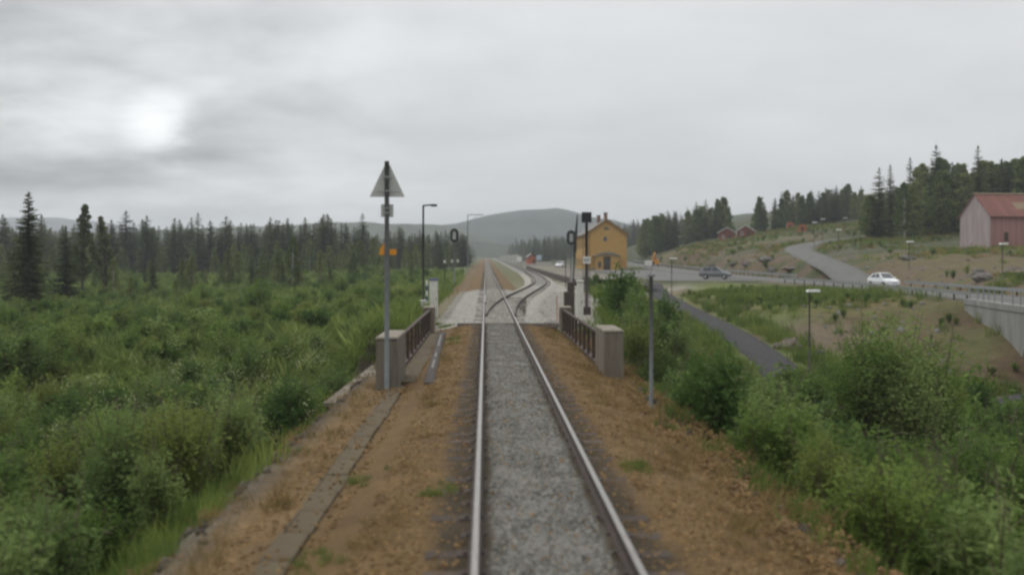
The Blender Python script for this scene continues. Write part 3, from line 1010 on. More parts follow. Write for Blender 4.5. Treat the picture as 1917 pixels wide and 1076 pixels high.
arm_lamp('street_lamp', 'tall black lamp post with a short arm left of the track', -4.2, 63, 7.1, .95, ('black', 'black'), r=.075, head=(.42, .17, .09))
t = arm_lamp('lamp_mast', 'slender grey lamp mast with long arm far down the left verge', -3.8, 200, 13.0, 3.4, ('galv_dull', 'galv_dull'), r=.10, head=(.9, .2, .08), z=-.6)
MB().tube([(0, 0, 10.9), (2.2, 0, 13.0)], .04, 6).build('brace', MT['galv_dull'], t)
arm_lamp('path_lamp', 'dark lamp post with white head where the footpath meets the forecourt', 21.9, 110, 4.62, .62, ('brownpole', 'white'), r=.055, head=(.78, .2, .09))
arm_lamp('path_lamp', 'dark lamp post with white head beside the big boulder on the footpath', 19.75, 57, 5.0, .62, ('brownpole', 'white'), r=.055, head=(.78, .2, .09))
for x, y, zh, lab in [(65.0, 185, 10.2, 'small lamp with white head at the bend of the side road'),
                      (70.3, 195, 11.3, 'small white-headed lamp just behind the bend of the side road'),
                      (82.6, 215, 12.4, 'small white-headed lamp at the wood edge, highest on the side road'),
                      (62.3, 165, 8.1, 'small white-headed lamp inside the hairpin of the side road'),
                      (58.0, 128, 5.3, 'white-headed lamp behind the moving white car'),
                      (57.5, 104, 4.6, 'white-headed lamp on the slope below the red barn')]:
    zz = gz(x, y)
    arm_lamp('road_lamp', lab, x, y, max(3.4, zh - zz), .55, ('brownpole', 'white'), 'lamps along the roads on the hill', r=.06, head=(.8, .25, .12))


def oval_signal(label, x, y, h, post_mat):
    t = thing('oval_signal', label, 'signal', (x, y, gz(x, y)))
    pole(t, h + .1, .10, post_mat, r2=.09)
    a, b = .40, .74
    n = 28
    zc_ = h + b - .15
    def ring(sx, sz):
        return [(sx * math.cos(2 * math.pi * k / n), zc_ + (sz if abs(math.sin(2 * math.pi * k / n)) > 0 else sz) * math.sin(2 * math.pi * k / n)) for k in range(n)]
    def stadium(w, hh):
        out = []
        for k in range(n):
            an = 2 * math.pi * k / n
            out.append((w * math.cos(an), zc_ + w * math.sin(an) + (hh - w) * (1 if math.sin(an) >= 0 else -1)))
        return out
    o, i = stadium(.54, .88), stadium(.22, .55)
    mb = MB()
    vs = [(p[0], -.14, p[1]) for p in o] + [(p[0], -.14, p[1]) for p in i] + [(p[0], .10, p[1]) for p in o] + [(p[0], .10, p[1]) for p in i]
    fs = []
    for k in range(n):
        j = (k + 1) % n
        fs += [(k, j, n + j, n + k), (2 * n + k, 3 * n + k, 3 * n + j, 2 * n + j), (k, 2 * n + k, 2 * n + j, j), (n + k, n + j, 3 * n + j, 3 * n + k)]
    mb.add(vs, fs).build('oval_board', MT['black'], t)
    MB().prism(stadium(.217, .545), 'y', -.02, .03).build('centre_panel', MT['sign_back'], t)
    return t


t = oval_signal('black oval signal head on a grey post in the scrub left of the track', -3.95, 118, 5.9, 'galv_dull')
for dx in (-.42, .32):
    MB().bbox(dx, dx + .26, -.12, .12, 3.1, 3.45, .02).build('small_lamp_box', MT['cabinet_white'], t)
MB().box(-.42, .58, -.03, .03, 3.22, 3.28).build('bracket', MT['galv_dull'], t)
oval_signal('black oval signal head on a grey post beside the leaning dark mast', 10.25, 112, 5.35, 'galv')
t = thing('leaning_mast', 'thin dark mast leaning right beside the right oval signal', 'mast', (10.5, 110, gz(10.5, 110)))
MB().tube([(-.25, 0, -.4), (-.02, 0, 4.0), (.13, 0, 6.2), (.30, 0, 8.6)], [.09, .10, .16, .06], 10).build('pole', MT['black'], t, True)
MB().bbox(-.17, .21, -.15, .12, 4.2, 5.9, .06).build('equipment_box', MT['black'], t)

t = thing('main_signal', 'brown signal mast with black square head seen from behind, right of the track', 'signal', (6.05, 56, gz(6.05, 56)))
zb = -gz(6.05, 56)
pole(t, zb + 5.1, .115, 'brownpole', r2=.085)
MB().bbox(-.27, .27, -.06, .14, zb + 5.05, zb + 5.62, .03).build('signal_head', MT['black'], t)
MB().box(-.30, .30, .0, .02, zb + 5.02, zb + 5.65).build('back_board', MT['black'], t)
pl = MB().bbox(-.22, .22, -.135, -.12, zb + 2.58, zb + 2.98, .01).build('number_plate', MT['white'], t)
fc = bpy.data.curves.new('plate_lettering', 'FONT')
fc.body = '60'; fc.size = .36; fc.extrude = .003; fc.align_x = 'CENTER'; fc.align_y = 'CENTER'
fc.materials.append(MT['black'])
_ft = bpy.data.objects.new('lettering_source', fc)
fo = bpy.data.objects.new('plate_lettering', bpy.data.meshes.new_from_object(_ft)); COL.objects.link(fo); fo.parent = pl
bpy.data.objects.remove(_ft)
fo.location = (0, -.142, zb + 2.78); fo.rotation_euler = (R(90), 0, 0)
MB().bbox(-.24, .24, -.24, .24, -.4, .5, .05).build('foundation', MT['brownpole'], t)
for k in range(9):
    MB().tube([(-.2, .12, .8 + k * .42), (.2, .12, .8 + k * .42)], .012, 6).build('rung', MT['brownpole'], t)
MB().tube([(-.2, .12, .5), (-.2, .12, 4.9)], .016, 6).tube([(.2, .12, .5), (.2, .12, 4.9)], .016, 6).build('ladder_rail', MT['brownpole'], t)


def cabinet(name, label, x, y, w, d, z1, mat, cap=None, roof='white', rz=0):
    z = gz(x, y)
    t = thing(name, label, 'cabinet', (x, y, z), rz)
    h = z1 - z
    MB().bbox(-w / 2, w / 2, -d / 2, d / 2, -.3, h, .02).build('housing', MT[mat], t)
    dr = MB().bbox(-w / 2 + .035, w / 2 - .035, -d / 2 - .018, -d / 2 - .002, .12, h - .12, .006).build('door', MT[mat], t)
    MB().box(w / 2 - .10, w / 2 - .07, -d / 2 - .034, -d / 2 - .019, h * .5 - .07, h * .5 + .07).build('handle', MT['black'], dr)
    MB().bbox(-w / 2 - .04, w / 2 + .04, -d / 2 - .05, d / 2 + .04, h + .002, h + .09, .02).build('roof', MT[cap or mat], t)
    return t


cabinet('relay_cabinet', 'tall narrow off-white cabinet behind the left railing', -3.0, 54, .48, .42, 1.62, 'cabinet_white', 'blue')
t = thing('striped_post', 'thin white and blue banded post left of the white cabinet', 'post', (-3.42, 54.4, gz(-3.42, 54.4)))
for k in range(7):
    MB().tube([(0, 0, .3 * k - (.3 if k == 0 else 0)), (0, 0, .3 * k + .3)], .055 if k % 2 else .054, 10).build('band', MT['white' if k % 2 == 0 else 'blue'], t)
cabinet('low_cabinet', 'low grey-white box at the foot of the black lamp post', -3.75, 57, .4, .4, .25, 'cabinet_white')
t = thing('brown_cabinet', 'stepped dark brown cabinet behind the right railing', 'cabinet', (3.95, 44.2, gz(3.95, 44.2)))
z = -gz(3.95, 44.2)
MB().bbox(-.24, .24, -.25, .25, -.3, z + 1.30, .03).build('lower_housing', MT['cabinet_brown'], t)
MB().bbox(-.08, .24, -.22, .22, z + 1.302, z + 1.76, .03).build('upper_housing', MT['cabinet_brown'], t)
MB().bbox(-.20, .20, -.268, -.252, z + .1, z + 1.2, .006).build('door', MT['cabinet_brown'], t)
cabinet('relay_cabinet', 'pale grey cabinet between the brown cabinet and the signal mast', 5.05, 50, .32, .4, 1.62, 'cabinet_white', 'cabinet_white')


def plain_post(name, label, x, y, z1, r, mat, cap=None, cat='post', z0=None):
    z = gz(x, y) if z0 is None else z0
    t = thing(name, label, cat, (x, y, z))
    pole(t, z1 - z, r, mat)
    if cap:
        MB().bbox(-r * 1.9, r * 1.9, -r * 1.6, r * 1.6, z1 - z + .002, z1 - z + cap[1], .015).build('cap', MT[cap[0]], t)
    return t


plain_post('marker_post', 'thin grey post at the foot of the right embankment', 3.72, 21, 2.42, .042, 'galv_dull', ('galv_dull', .05))
plain_post('short_post', 'short dark post with a white cap left of the track near the oval signal', -4.9, 112, 2.4, .055, 'black', ('white', .32))
plain_post('thin_post', 'thin dark post standing in pale ballast left of the brown cabinet', 9.0, 105, 2.9, .045, 'brownpole', ('brownpole', .06))
plain_post('grey_post', 'thin grey post between the thin dark post and the oval signal', 9.55, 105, 2.3, .045, 'galv', ('galv', .06))
plain_post('yellow_post', 'small yellow marker post on the platform edge behind the pale cabinet', 13.2, 140, 1.2, .10, 'yellow', ('yellow', .1))
plain_post('orange_stake', 'thin orange-red stake in the pale ballast before the brown cabinet', 3.35, 43.9, 1.05, .018, 'orangered', ('orangered', .05))

# heap by the cable crossing
o = link_mesh('gravel_heap', rock_mesh('gravel_heap', 31, MT['stone_dark'], 3, .12), None, (2.75, 43.3, -.5), .3, (.75, .45, .42))
tag(o, 'small dark heap beside the right rail at the bridge end', 'heap')

# ------------------------------------------------------------------ platform
pf = thing('platform', 'low gravel platform with dark edge along the siding', 'platform', (0, 0, 0))
for i in range(14):
    ya = 118 + i * 10
    zt = float(track_z(ya + 5)) + .30
    MB().bbox(11.2, 11.75, ya, ya + 9.97, zt - 1.0, zt, .03).build('edge_slab', MT['rust'], pf)
PX, PY = np.meshgrid(np.linspace(11.76, 22, 14), np.linspace(118, 258, 60))
PZ = track_z(PY) + .28 + pnoise(PX, PY, .5, 51) * .03 - smooth01((PX - 18) / 4) * .5
pt = np.zeros(PX.shape + (3,)); pt[:] = (0.185, 0.165, 0.135); pt *= (1 + .2 * pnoise(PX, PY, .4, 52))[..., None]
link_mesh('gravel_surface', np_mesh('gravel_surface', np.stack([PX, PY, PZ], -1).reshape(-1, 3), grid_quads(14, 60), MT['ground'], pt.reshape(-1, 3)), pf)


# ------------------------------------------------------------------ buildings
def gable_house(name, label, loc, rz, w, ln, eave, ridge, mw, mroof, over=.4, trim=None, cat='house', z0=-1.0, thick=.18):
    """gable end at local y=0 facing -y, length along +y, centred on x"""
    t = thing(name, label, cat, loc, rz)
    MB().prism([(-w / 2, z0), (w / 2, z0), (w / 2, eave), (0, ridge), (-w / 2, eave)], 'y', 0, ln).build('wall', MT[mw], t)
    sl_ = (ridge - eave) / (w / 2)
    for s in (-1, 1):
        xo = w / 2 + over
        zo = eave - over * sl_
        poly = [(0, ridge + .02), (s * xo, zo + .02), (s * xo, zo + .02 + thick), (0, ridge + .02 + thick)]
        rf = MB().prism(poly, 'y', -over, ln + over).build('roof', MT[mroof], t)
        if trim:
            poly2 = [(s * .005, ridge - .18), (s * xo, zo - .18), (s * (xo + .02), zo + thick + .05), (s * .005, ridge + thick + .06)]
            MB().prism(poly2, 'y', -over - .06, -over - .005).build('bargeboard', MT[trim], t)
    return t


def window(parent, x, z, w, h, y=0.0, frame='ochre_pale', axis='y', side=1, arch=False):
    """axis 'y': in the gable face at y; axis 'x': in a side wall at x"""
    def bx(mb, u0, u1, d0, d1, z0, z1):
        if axis == 'y':
            return mb.box(u0, u1, y - d1, y - d0, z0, z1)
        a, b = sorted((x + side * d0, x + side * d1))
        return mb.box(a, b, u0, u1, z0, z1)
    c = x if axis == 'y' else y
    f = .09
    wd = bx(bx(bx(bx(MB(), c - w / 2 - f, c - w / 2, .003, .08, z - f, z + h + f), c + w / 2, c + w / 2 + f, .003, .08, z - f, z + h + f),
               c - w / 2, c + w / 2, .003, .08, z + h, z + h + f), c - w / 2, c + w / 2, .003, .08, z - f, z).build('window', MT[frame], parent)
    bx(MB(), c - w / 2 + .002, c - .03, .004, .03, z + .002, z + h - .002).build('pane', MT['glass'], wd)
    bx(MB(), c + .03, c + w / 2 - .002, .004, .03, z + .002, z + h - .002).build('pane', MT['glass'], wd)
    bx(MB(), c - .028, c + .028, .003, .06, z + .002, z + h - .002).build('mullion', MT[frame], wd)
    return wd


ST = gable_house('station_building', 'tall ochre yellow station building with gabled grey roof and two chimneys', (30.4, 235, .05), 0, 10.1, 27, 9.3, 12.75, 'ochre', 'slate',
                 over=.55, trim='ochre_dark', cat='building', z0=-1.5, thick=.25)
# attic lunette, round window, panel
arc = [(.68 * math.cos(math.pi * k / 12), 10.25 + .72 * math.sin(math.pi * k / 12)) for k in range(13)]
lw = MB().prism(arc, 'y', -.06, -.004).build('lunette_window', MT['door'], ST)
MB().prism([(.60 * math.cos(math.pi * k / 12), 10.31 + .6 * math.sin(math.pi * k / 12)) for k in range(13)], 'y', -.075, -.062).build('pane', MT['glass'], lw)
ov = [(-.35 + .52 * math.cos(2 * math.pi * k / 20), 7.95 + .66 * math.sin(2 * math.pi * k / 20)) for k in range(20)]
ow = MB().prism(ov, 'y', -.08, -.004).build('oval_window', MT['greybrown'], ST)
MB().prism([(-.35 + .40 * math.cos(2 * math.pi * k / 20), 7.95 + .53 * math.sin(2 * math.pi * k / 20)) for k in range(20)], 'y', -.095, -.082).build('pane', MT['glass'], ow)
MB().box(-5.2, 5.2, -.12, -.003, -1.4, .55).build('plinth', MT['concrete_new'], ST)
# porch
pr = MB().box(-2.95, -1.05, -2.2, -.004, -1.2, 3.55).box(.75, 2.85, -2.2, -.004, -1.2, 3.55).build('porch', MT['ochre'], ST)
seg = [(-3.6 + 7.0 * k / 14, 3.62 + 1.15 * math.sin(math.pi * k / 14)) for k in range(15)]
low = [(-3.25 + 6.3 * k / 14, 3.56 + .72 * math.sin(math.pi * k / 14)) for k in range(15)]
MB().prism(seg + list(reversed(low)), 'y', -2.7, -.004).build('porch_roof', MT['greybrown'], ST)
MB().prism([(-3.0, 3.552), (2.95, 3.552)] + list(reversed([(x * .93, z - .02) for x, z in low])), 'y', -2.15, -.2).build('porch_gable', MT['ochre_pale'], ST)
dd = MB().box(-1.0, .70, -1.2, -1.1, -.6, 3.0).build('door', MT['door'], ST)
MB().box(-.85, -.2, -1.22, -1.203, 1.5, 2.7).box(-.08, .57, -1.22, -1.203, 1.5, 2.7).build('door_pane', MT['glass'], dd)
MB().box(-1.049, .749, -1.4, -.01, 3.0, 3.549).build('lintel', MT['ochre_dark'], ST)
for k in range(3):
    MB().box(-1.2, .9, -2.9 - .3 * k, -2.6 - .3 * k, -1.2, -.05 - .18 * k).build('step', MT['concrete_new'], ST)
window(ST, -2.0, .9, .7, 1.3, -2.2, 'ochre_dark')
for yq in (3, 7.5, 12, 16.5, 21, 25):
    for zq in (1.3, 5.6):
        window(ST, -5.05, zq, 1.1, 1.7, yq, 'ochre_pale', 'x', -1)
        window(ST, 5.05, zq, 1.1, 1.7, yq, 'ochre_pale', 'x', 1)
for x, yq, zt in ((-.9, 9.0, 14.1), (.15, 3.0, 14.5)):
    c = MB().bbox(x - .42, x + .42, yq - .45, yq + .45, 11.6, zt, .03).build('chimney', MT['brick'], ST)
    MB().bbox(x - .52, x + .52, yq - .55, yq + .55, zt + .002, zt + .22, .03).build('chimney_cap', MT['stone_dark'], c)
MB().box(-5.9, -5.70, -.4, 27.4, 8.72, 8.86).build('gutter', MT['ochre_dark'], ST)
MB().tube([(-5.12, -.07, -1), (-5.12, -.07, 8.7)], .06, 8).build('downpipe', MT['ochre_pale'], ST)
MB().tube([(5.12, -.07, -1), (5.12, -.07, 8.7)], .06, 8).build('downpipe', MT['ochre_pale'], ST)

zs = gz(16.4, 330)
sh = gable_house('platform_shed', 'small orange shed far along the siding', (16.5, 330, zs), R(8), 2.7, 5, 3.1, 4.2, 'orangered', 'slate', over=.35, trim='door', cat='shed')
MB().box(.2, 1.1, -.05, -.003, 0, 2.1).build('door', MT['door'], sh)
t = thing('notice_board', 'pale blue board on posts right of the orange shed', 'board', (18.7, 328, gz(18.7, 328)))
MB().bbox(-.85, .85, -.05, .05, 2.0, 3.7, .03).build('panel', MT['blue_white'], t)
for s in (-.7, .7):
    MB().tube([(s, .1, -.4), (s, .1, 3.6)], .06, 8).build('leg', MT['galv_dull'], t)
t = thing('notice_board', 'white board on posts left of the orange shed', 'board', (11.9, 331, gz(11.9, 331)))
MB().bbox(-.8, .8, -.05, .05, 1.5, 3.2, .03).build('panel', MT['white'], t)
for s in (-.6, .6):
    MB().tube([(s, .1, -.4), (s, .1, 3.1)], .06, 8).build('leg', MT['galv_dull'], t)

# red cottages on the slope
for x, y, lab, w, e, r_, rz in ((71.8, 258, 'red cottage with white bargeboards, its gable facing the road, nearer of two', 5.3, 2.3, 4.0, R(-14)),
                               (70.2, 272, 'red cottage half hidden behind the nearer red cottage', 5.6, 3.0, 4.7, R(-14))):
    z = gz(x, y)
    h = gable_house('red_cottage', lab, (x, y, z), rz, w, 7.5, e, r_, 'redwood', 'slate', over=.45, trim='trim_grey', thick=.16)
    h.scale = (.85, .85, .82)
    MB().box(.5, 1.4, -.05, -.003, 0, 2.0).build('door', MT['door'], h)
    window(h, -1.2, .9, .8, .9, 0, 'white')
    window(h, -w / 2, .9, .9, .9, 3.5, 'white', 'x', -1)
for x, y, w, lab in ((91.5, 281, 2.0, 'small orange-red hut at the wood edge above the red cottages'), (86.8, 256, 1.8, 'small orange-red hut on the grass left of the side road bend')):
    h = gable_house('orange_hut', lab, (x, y, gz(x, y)), R(-18), w, 2.2, 1.5, 2.1, 'orangered', 'barn_roof', over=.15, trim='orangered', cat='hut', thick=.08)
    MB().box(-.4, .4, -.05, -.003, 0, 1.35).build('door', MT['door'], h)

# the barn: boarded walls, sheet roof
BA = thing('red_barn', 'faded red barn with rusty red roof and pale pink gable on the hill', 'barn', (81.2, 150.5, gz(84, 155) - .1))
bdir = math.atan2(1, 1)
vd = Vector((math.sin(R(28.3)), math.cos(R(28.3)))); rd = Vector((vd.y, -vd.x))
lv = (rd * math.cos(R(34)) + vd * math.sin(R(34))).normalized()       # along the long wall
BA.rotation_euler = (0, 0, math.atan2(lv.y, lv.x))                     # local +x = long wall, +y = gable going back
BW, BLN, BE, BRG = 8.0, 18.0, 5.2, 8.7
MB().prism([(0, -2), (BW, -2), (BW, BE), (BW / 2, BRG), (0, BE)], 'x', .05, BLN).build('wall', MT['barn_pale'], BA)
nb = 32
for i in range(nb):                            # gable boards
    a, b = BW * i / nb, BW * (i + 1) / nb
    ht = lambda q: BE + (BRG - BE) * (1 - abs(q - BW / 2) / (BW / 2)) - .05
    MB().prism([(a + .012, -.4 - .08 * (i % 3)), (b - .012, -.4 - .08 * (i % 3)), (b - .012, ht(b)), (a + .012, ht(a))], 'x', .02 - .012 * (i % 2), .048).build('board', MT['barn_pale'], BA)
bdm = MB().box(.008, .272, -.032, -.003, -.35, BE).mesh('board', MT['barn_red'])
bdm2 = MB().box(.008, .272, -.020, -.003, -.25, BE).mesh('board', MT['barn_red'])
for i in range(64):
    link_mesh('board', bdm if i % 2 else bdm2, BA, (.05 + .28 * i, 0, 0))
sl_ = (BRG - BE) / (BW / 2)
for s in (0, 1):
    y0, y1 = (-.5, BW / 2) if s == 0 else (BW / 2, BW + .5)
    z0_, z1_ = (BE - .5 * sl_, BRG) if s == 0 else (BRG, BE - .5 * sl_)
    rf = MB().prism([(y0, z0_ + .03), (y1, z1_ + .03), (y1, z1_ + .16), (y0, z0_ + .16)], 'x', -.18, BLN + .5).build('roof', MT['barn_roof'], BA)
    if s == 0:
        for i in range(17):                    # roof sheets with lapped edges
            xa = -.18 + 1.12 * i
            up = .175 + .018 * (i % 2)
            MB().prism([(y0 - .03, z0_ + .163), (y1, z1_ + .163), (y1, z1_ + up), (y0 - .03, z0_ + up)], 'x', xa, xa + 1.16).build('roof_sheet', MT['barn_roof'], rf)
        MB().prism([(.9, BE + .9 * sl_ + .195), (2.2, BE + 2.2 * sl_ + .195), (2.2, BE + 2.2 * sl_ + .215), (.9, BE + .9 * sl_ + .215)], 'x', 5.2, 8.0).build('moss_patch', MT['moss'], rf)
MB().box(-.06, .10, -.06, .10, -.3, BE).build('corner_board', MT['barn_pale'], BA)
hd = MB().box(2.4, 3.1, -.07, -.034, .9, 2.4).build('hatch', MT['door'], BA)
wd = MB().box(6.6, 8.2, -.09, -.034, .7, 2.6).build('window', MT['white'], BA)
MB().box(6.75, 7.36, -.105, -.092, .85, 2.45).build('pane', MT['blue_white'], wd)
MB().box(7.44, 8.05, -.105, -.092, .85, 2.45).build('pane', MT['blue_white'], wd)
MB().box(-.04, .018, 3.2, 5.0, -1.2, .1).build('foundation_opening', MT['door'], BA)
MB().prism([(BW / 2, BRG + .19), (BW / 2 + .3, BRG + .0), (BW / 2 + .3, BRG + .22), (BW / 2, BRG + .30), (BW / 2 - .3, BRG + .22), (BW / 2 - .3, BRG + .0)], 'x', -.22, BLN + .55).build('ridge_cap', MT['moss'], BA)
# dark red shed left in the woods
for x, y, lab in ((-67.0, 246, 'dark red hut among the trees of the left wood'),):
    h = gable_house('red_hut', lab, (x, y, gz(x, y)), R(20), 3.2, 4, 2.6, 3.6, 'redwood', 'slate', over=.3, trim='redwood', cat='hut')
    MB().box(-.4, .4, -.05, -.003, 0, 1.9).build('door', MT['door'], h)


# ------------------------------------------------------------------ vehicles
def car(name, label, paint, x, y, z, rz, wagon=False, group=None, roofbox=False):
    t = thing(name, label, 'car', (x, y, z), rz, group)          # front = +y
    L = 4.4
    if wagon:
        secs = [(-2.2, .42, .78, .72), (-2.12, .30, .95, .80), (-1.4, .26, .98, .86), (0, .22, .96, .88), (.9, .24, .95, .88), (1.5, .26, .86, .86), (2.0, .28, .74, .80), (2.2, .36, .62, .66)]
        top = [(-2.08, .96, .78), (-1.85, 1.42, .62), (-.6, 1.50, .64), (.25, 1.46, .62), (1.02, .95, .76)]
    else:
        secs = [(-2.2, .42, .74, .70), (-2.1, .30, .93, .80), (-1.5, .26, .96, .86), (0, .22, .94, .87), (.8, .24, .94, .87), (1.45, .26, .86, .85), (1.98, .28, .74, .79), (2.2, .36, .60, .66)]
        top = [(-1.85, .95, .76), (-1.15, 1.38, .60), (-.3, 1.45, .62), (.15, 1.41, .60), (1.0, .94, .74)]
    V = []
    for yy_, zb_, zt_, w_ in secs:
        zm = zb_ * .45 + zt_ * .55
        V += [(-w_ * .86, yy_, zb_), (-w_, yy_, zm), (-w_ * .95, yy_, zt_ - .04), (-w_ * .80, yy_, zt_), (w_ * .80, yy_, zt_), (w_ * .95, yy_, zt_ - .04), (w_, yy_, zm), (w_ * .86, yy_, zb_)]
    F = []
    n = 8
    for i in range(len(secs) - 1):
        for k in range(n):
            F.append((i * n + k, i * n + (k + 1) % n, (i + 1) * n + (k + 1) % n, (i + 1) * n + k))
    F += [tuple(range(n)), tuple(reversed(range((len(secs) - 1) * n, len(secs) * n)))]
    MB().add(V, F).build('body', MT[paint], t, False)
    V = []
    for yy_, zt_, w_ in top:
        V += [(-w_, yy_, zt_), (-w_ * .86, yy_, zt_ + .03 if zt_ > 1.2 else zt_ + .01), (w_ * .86, yy_, zt_ + .03 if zt_ > 1.2 else zt_ + .01), (w_, yy_, zt_)]
    # greenhouse: side base line at belt
    mb = MB()
    base = [(a, .92, .80) for a, b, c in top]
    for i in range(len(top) - 1):
        (ya, za, wa), (yb, zb_, wb) = top[i], top[i + 1]
        mb.add([(-wa, ya, za), (wa, ya, za), (wb, yb, zb_), (-wb, yb, zb_)], [(0, 1, 2, 3)])
        for s in (-1, 1):
            mb.add([(s * .81, ya, .90), (s * .81, yb, .90), (s * wb, yb, zb_), (s * wa, ya, za)], [(0, 1, 2, 3) if s > 0 else (3, 2, 1, 0)])
    cb = mb.build('cabin', MT[paint], t)

    def pane(name_, quad, off):
        q = [Vector(p) for p in quad]
        c_ = sum(q, Vector()) / 4
        nn_ = (q[1] - q[0]).cross(q[2] - q[0]).normalized()
        if nn_.dot(Vector(off)) < 0:
            nn_ = -nn_
        a_ = [c_ + (p - c_) * .88 + nn_ * .006 for p in q]
        b_ = [p + nn_ * .012 for p in a_]
        MB().add(a_ + b_, [(0, 1, 2, 3), (4, 5, 6, 7), (0, 1, 5, 4), (1, 2, 6, 5), (2, 3, 7, 6), (3, 0, 4, 7)]).build(name_, MT['glass'], t)
    (ya, za, wa), (yb, zb_, wb) = top[-1], top[-2]
    pane('windscreen', [(-wa, ya, za), (wa, ya, za), (wb, yb, zb_), (-wb, yb, zb_)], (0, 1, 1))
    (ya, za, wa), (yb, zb_, wb) = top[0], top[1]
    pane('rear_window', [(-wa, ya, za), (wa, ya, za), (wb, yb, zb_), (-wb, yb, zb_)], (0, -1, 1))
    for s in (-1, 1):
        (y2, z2, w2), (y3, z3, w3), (y4, z4, w4), (y1_, z1_, w1_) = top[2], top[3], top[4], top[1]
        ym = -.38
        pane('side_window', [(s * .81, ym, .93), (s * .79, y4 - .15, .95), (s * w3, y3 - .02, z3 - .03), (s * w2, ym, z2 - .05)], (s, 0, 0))
        pane('side_window', [(s * .81, top[0][0] + .35, .95), (s * .81, ym - .04, .93), (s * w2, ym - .04, z2 - .05), (s * w1_, y1_ + .12, z1_ - .03)], (s, 0, 0))
    for yy_ in (-1.32, 1.36):
        for s in (-1, 1):
            wv = MB().tube([(s * .70, yy_, .31), (s * .885, yy_, .31)], .31, 18).build('wheel', MT['tyre'], t)
            MB().tube([(s * .80, yy_, .31), (s * .892, yy_, .31)], .19, 14).build('rim', MT['rim'], wv)
    for s in (-1, 1):
        MB().box(min(s * .40, s * .68), max(s * .40, s * .68), 2.06, 2.19, .56, .70).build('headlight', MT['lamp_glass'], t)
        MB().box(min(s * .50, s * .76), max(s * .50, s * .76), -2.215, -2.05, .66, .84).build('tail_light', MT['red_lens'], t)
        MB().box(min(s * .84, s * .98), max(s * .84, s * .98), .72, .84, .93, 1.05).build('mirror', MT[paint], t)
    MB().box(-.62, .62, 2.12, 2.235, .32, .46).build('bumper', MT[paint if paint != 'car_silver' else 'black'], t)
    MB().box(-.34, .34, 2.10, 2.215, .50, .58).build('grille', MT['black'], t)
    MB().box(-.70, .70, -2.25, -2.12, .36, .52).build('bumper', MT[paint if paint != 'car_silver' else 'black'], t)
    if roofbox:
        MB().bbox(-.5, .5, -1.3, .1, 1.55, 1.66, .04).build('roof_rack', MT['black'], t)
    return t


def road_at(y):
    i = int(np.abs(ROAD[:, 1] - y).argmin())
    t = ROAD[min(i + 1, len(ROAD) - 1)] - ROAD[max(i - 1, 0)]
    t = t[:2] / np.linalg.norm(t[:2])
    return ROAD[i], t, np.array([t[1], -t[0]])


p, tt, nn = road_at(110)
c1 = car('passenger_car', 'white car driving on the main road towards the bridge', 'car_white', p[0] - .5 * nn[0], p[1] - .5 * nn[1], p[2] + .055, math.atan2(-tt[1], -tt[0]) - math.pi / 2 + R(8))
c1.scale = (1.05, 1.05, 1.2)
c2 = car('passenger_car', 'silver estate car with dark windows at the edge of the forecourt', 'car_silver', 36.6, 149, .0 + float(np.interp(149, [130, 160, 190, 235], [-.5, -.3, .0, .22])) + .09, R(-112), wagon=True, roofbox=True)
c2.scale = (1.08, 1.08, 1.35)
car('passenger_car', 'white car parked on the platform left of the station', 'car_white', 18.6, 232, float(track_z(232)) + .27, R(160), wagon=True)

# orange digger and white trailer on the slope beyond the station
z = gz(47.5, 262)
t = thing('digger', 'orange digger standing on the slope right of the station', 'digger', (47.6, 262, z), R(-10))
for s in (-.75, .75):
    MB().prism([(-1.3, 0), (1.3, 0), (1.55, .3), (1.3, .62), (-1.3, .62), (-1.55, .3)], 'x', s - .22, s + .22).build('crawler_track', MT['black'], t)
MB().bbox(-1.0, 1.0, -1.2, 1.4, .7, 1.75, .08).build('body', MT['orange'], t)
cb = MB().bbox(-1.0, -.1, -1.0, .4, 1.752, 2.6, .08).build('cab', MT['orange'], t)
MB().box(-.9, -.2, -1.03, -1.002, 1.85, 2.45).build('window', MT['glass'], cb)
bm_ = MB().tube([(.2, -1.1, 1.6), (-.2, -2.2, 3.8), (-.5, -3.4, 3.3)], [.22, .2, .16], 6).build('boom', MT['orange'], t)
MB().tube([(-.5, -3.4, 3.3), (-.7, -3.7, 1.4)], [.16, .12], 6).build('dipper_arm', MT['orange'], bm_)
MB().prism([(-4.1, .7), (-3.4, .6), (-3.4, 1.5), (-3.9, 1.4)], 'x', -1.1, -.3).build('bucket', MT['black'], bm_)
z = gz(43.9, 252)
t = thing('box_trailer', 'small white box trailer left of the orange digger', 'trailer', (43.9, 252, z), R(-10))
MB().bbox(-1.0, 1.0, -.8, .8, .45, 1.75, .05).build('box_body', MT['white'], t)
for s in (-1, 1):
    w_ = MB().tube([(s * .86, 0, .3), (s * 1.08, 0, .3)], .3, 14).build('wheel', MT['tyre'], t)
    MB().tube([(s * 1.0, 0, .3), (s * 1.09, 0, .3)], .15, 10).build('rim', MT['rim'], w_)
MB().tube([(0, -.8, .5), (0, -1.9, .45)], .04, 6).build('drawbar', MT['galv_dull'], t)


# ------------------------------------------------------------------ road bridge, guardrails
def along(L, i0, i1, off):
    t = np.gradient(L[:, :2], axis=0); t /= np.linalg.norm(t, axis=1)[:, None]
    nr = np.stack([t[:, 1], -t[:, 0]], -1)
    return np.concatenate([L[i0:i1, :2] + nr[i0:i1] * off, L[i0:i1, 2:3]], 1)


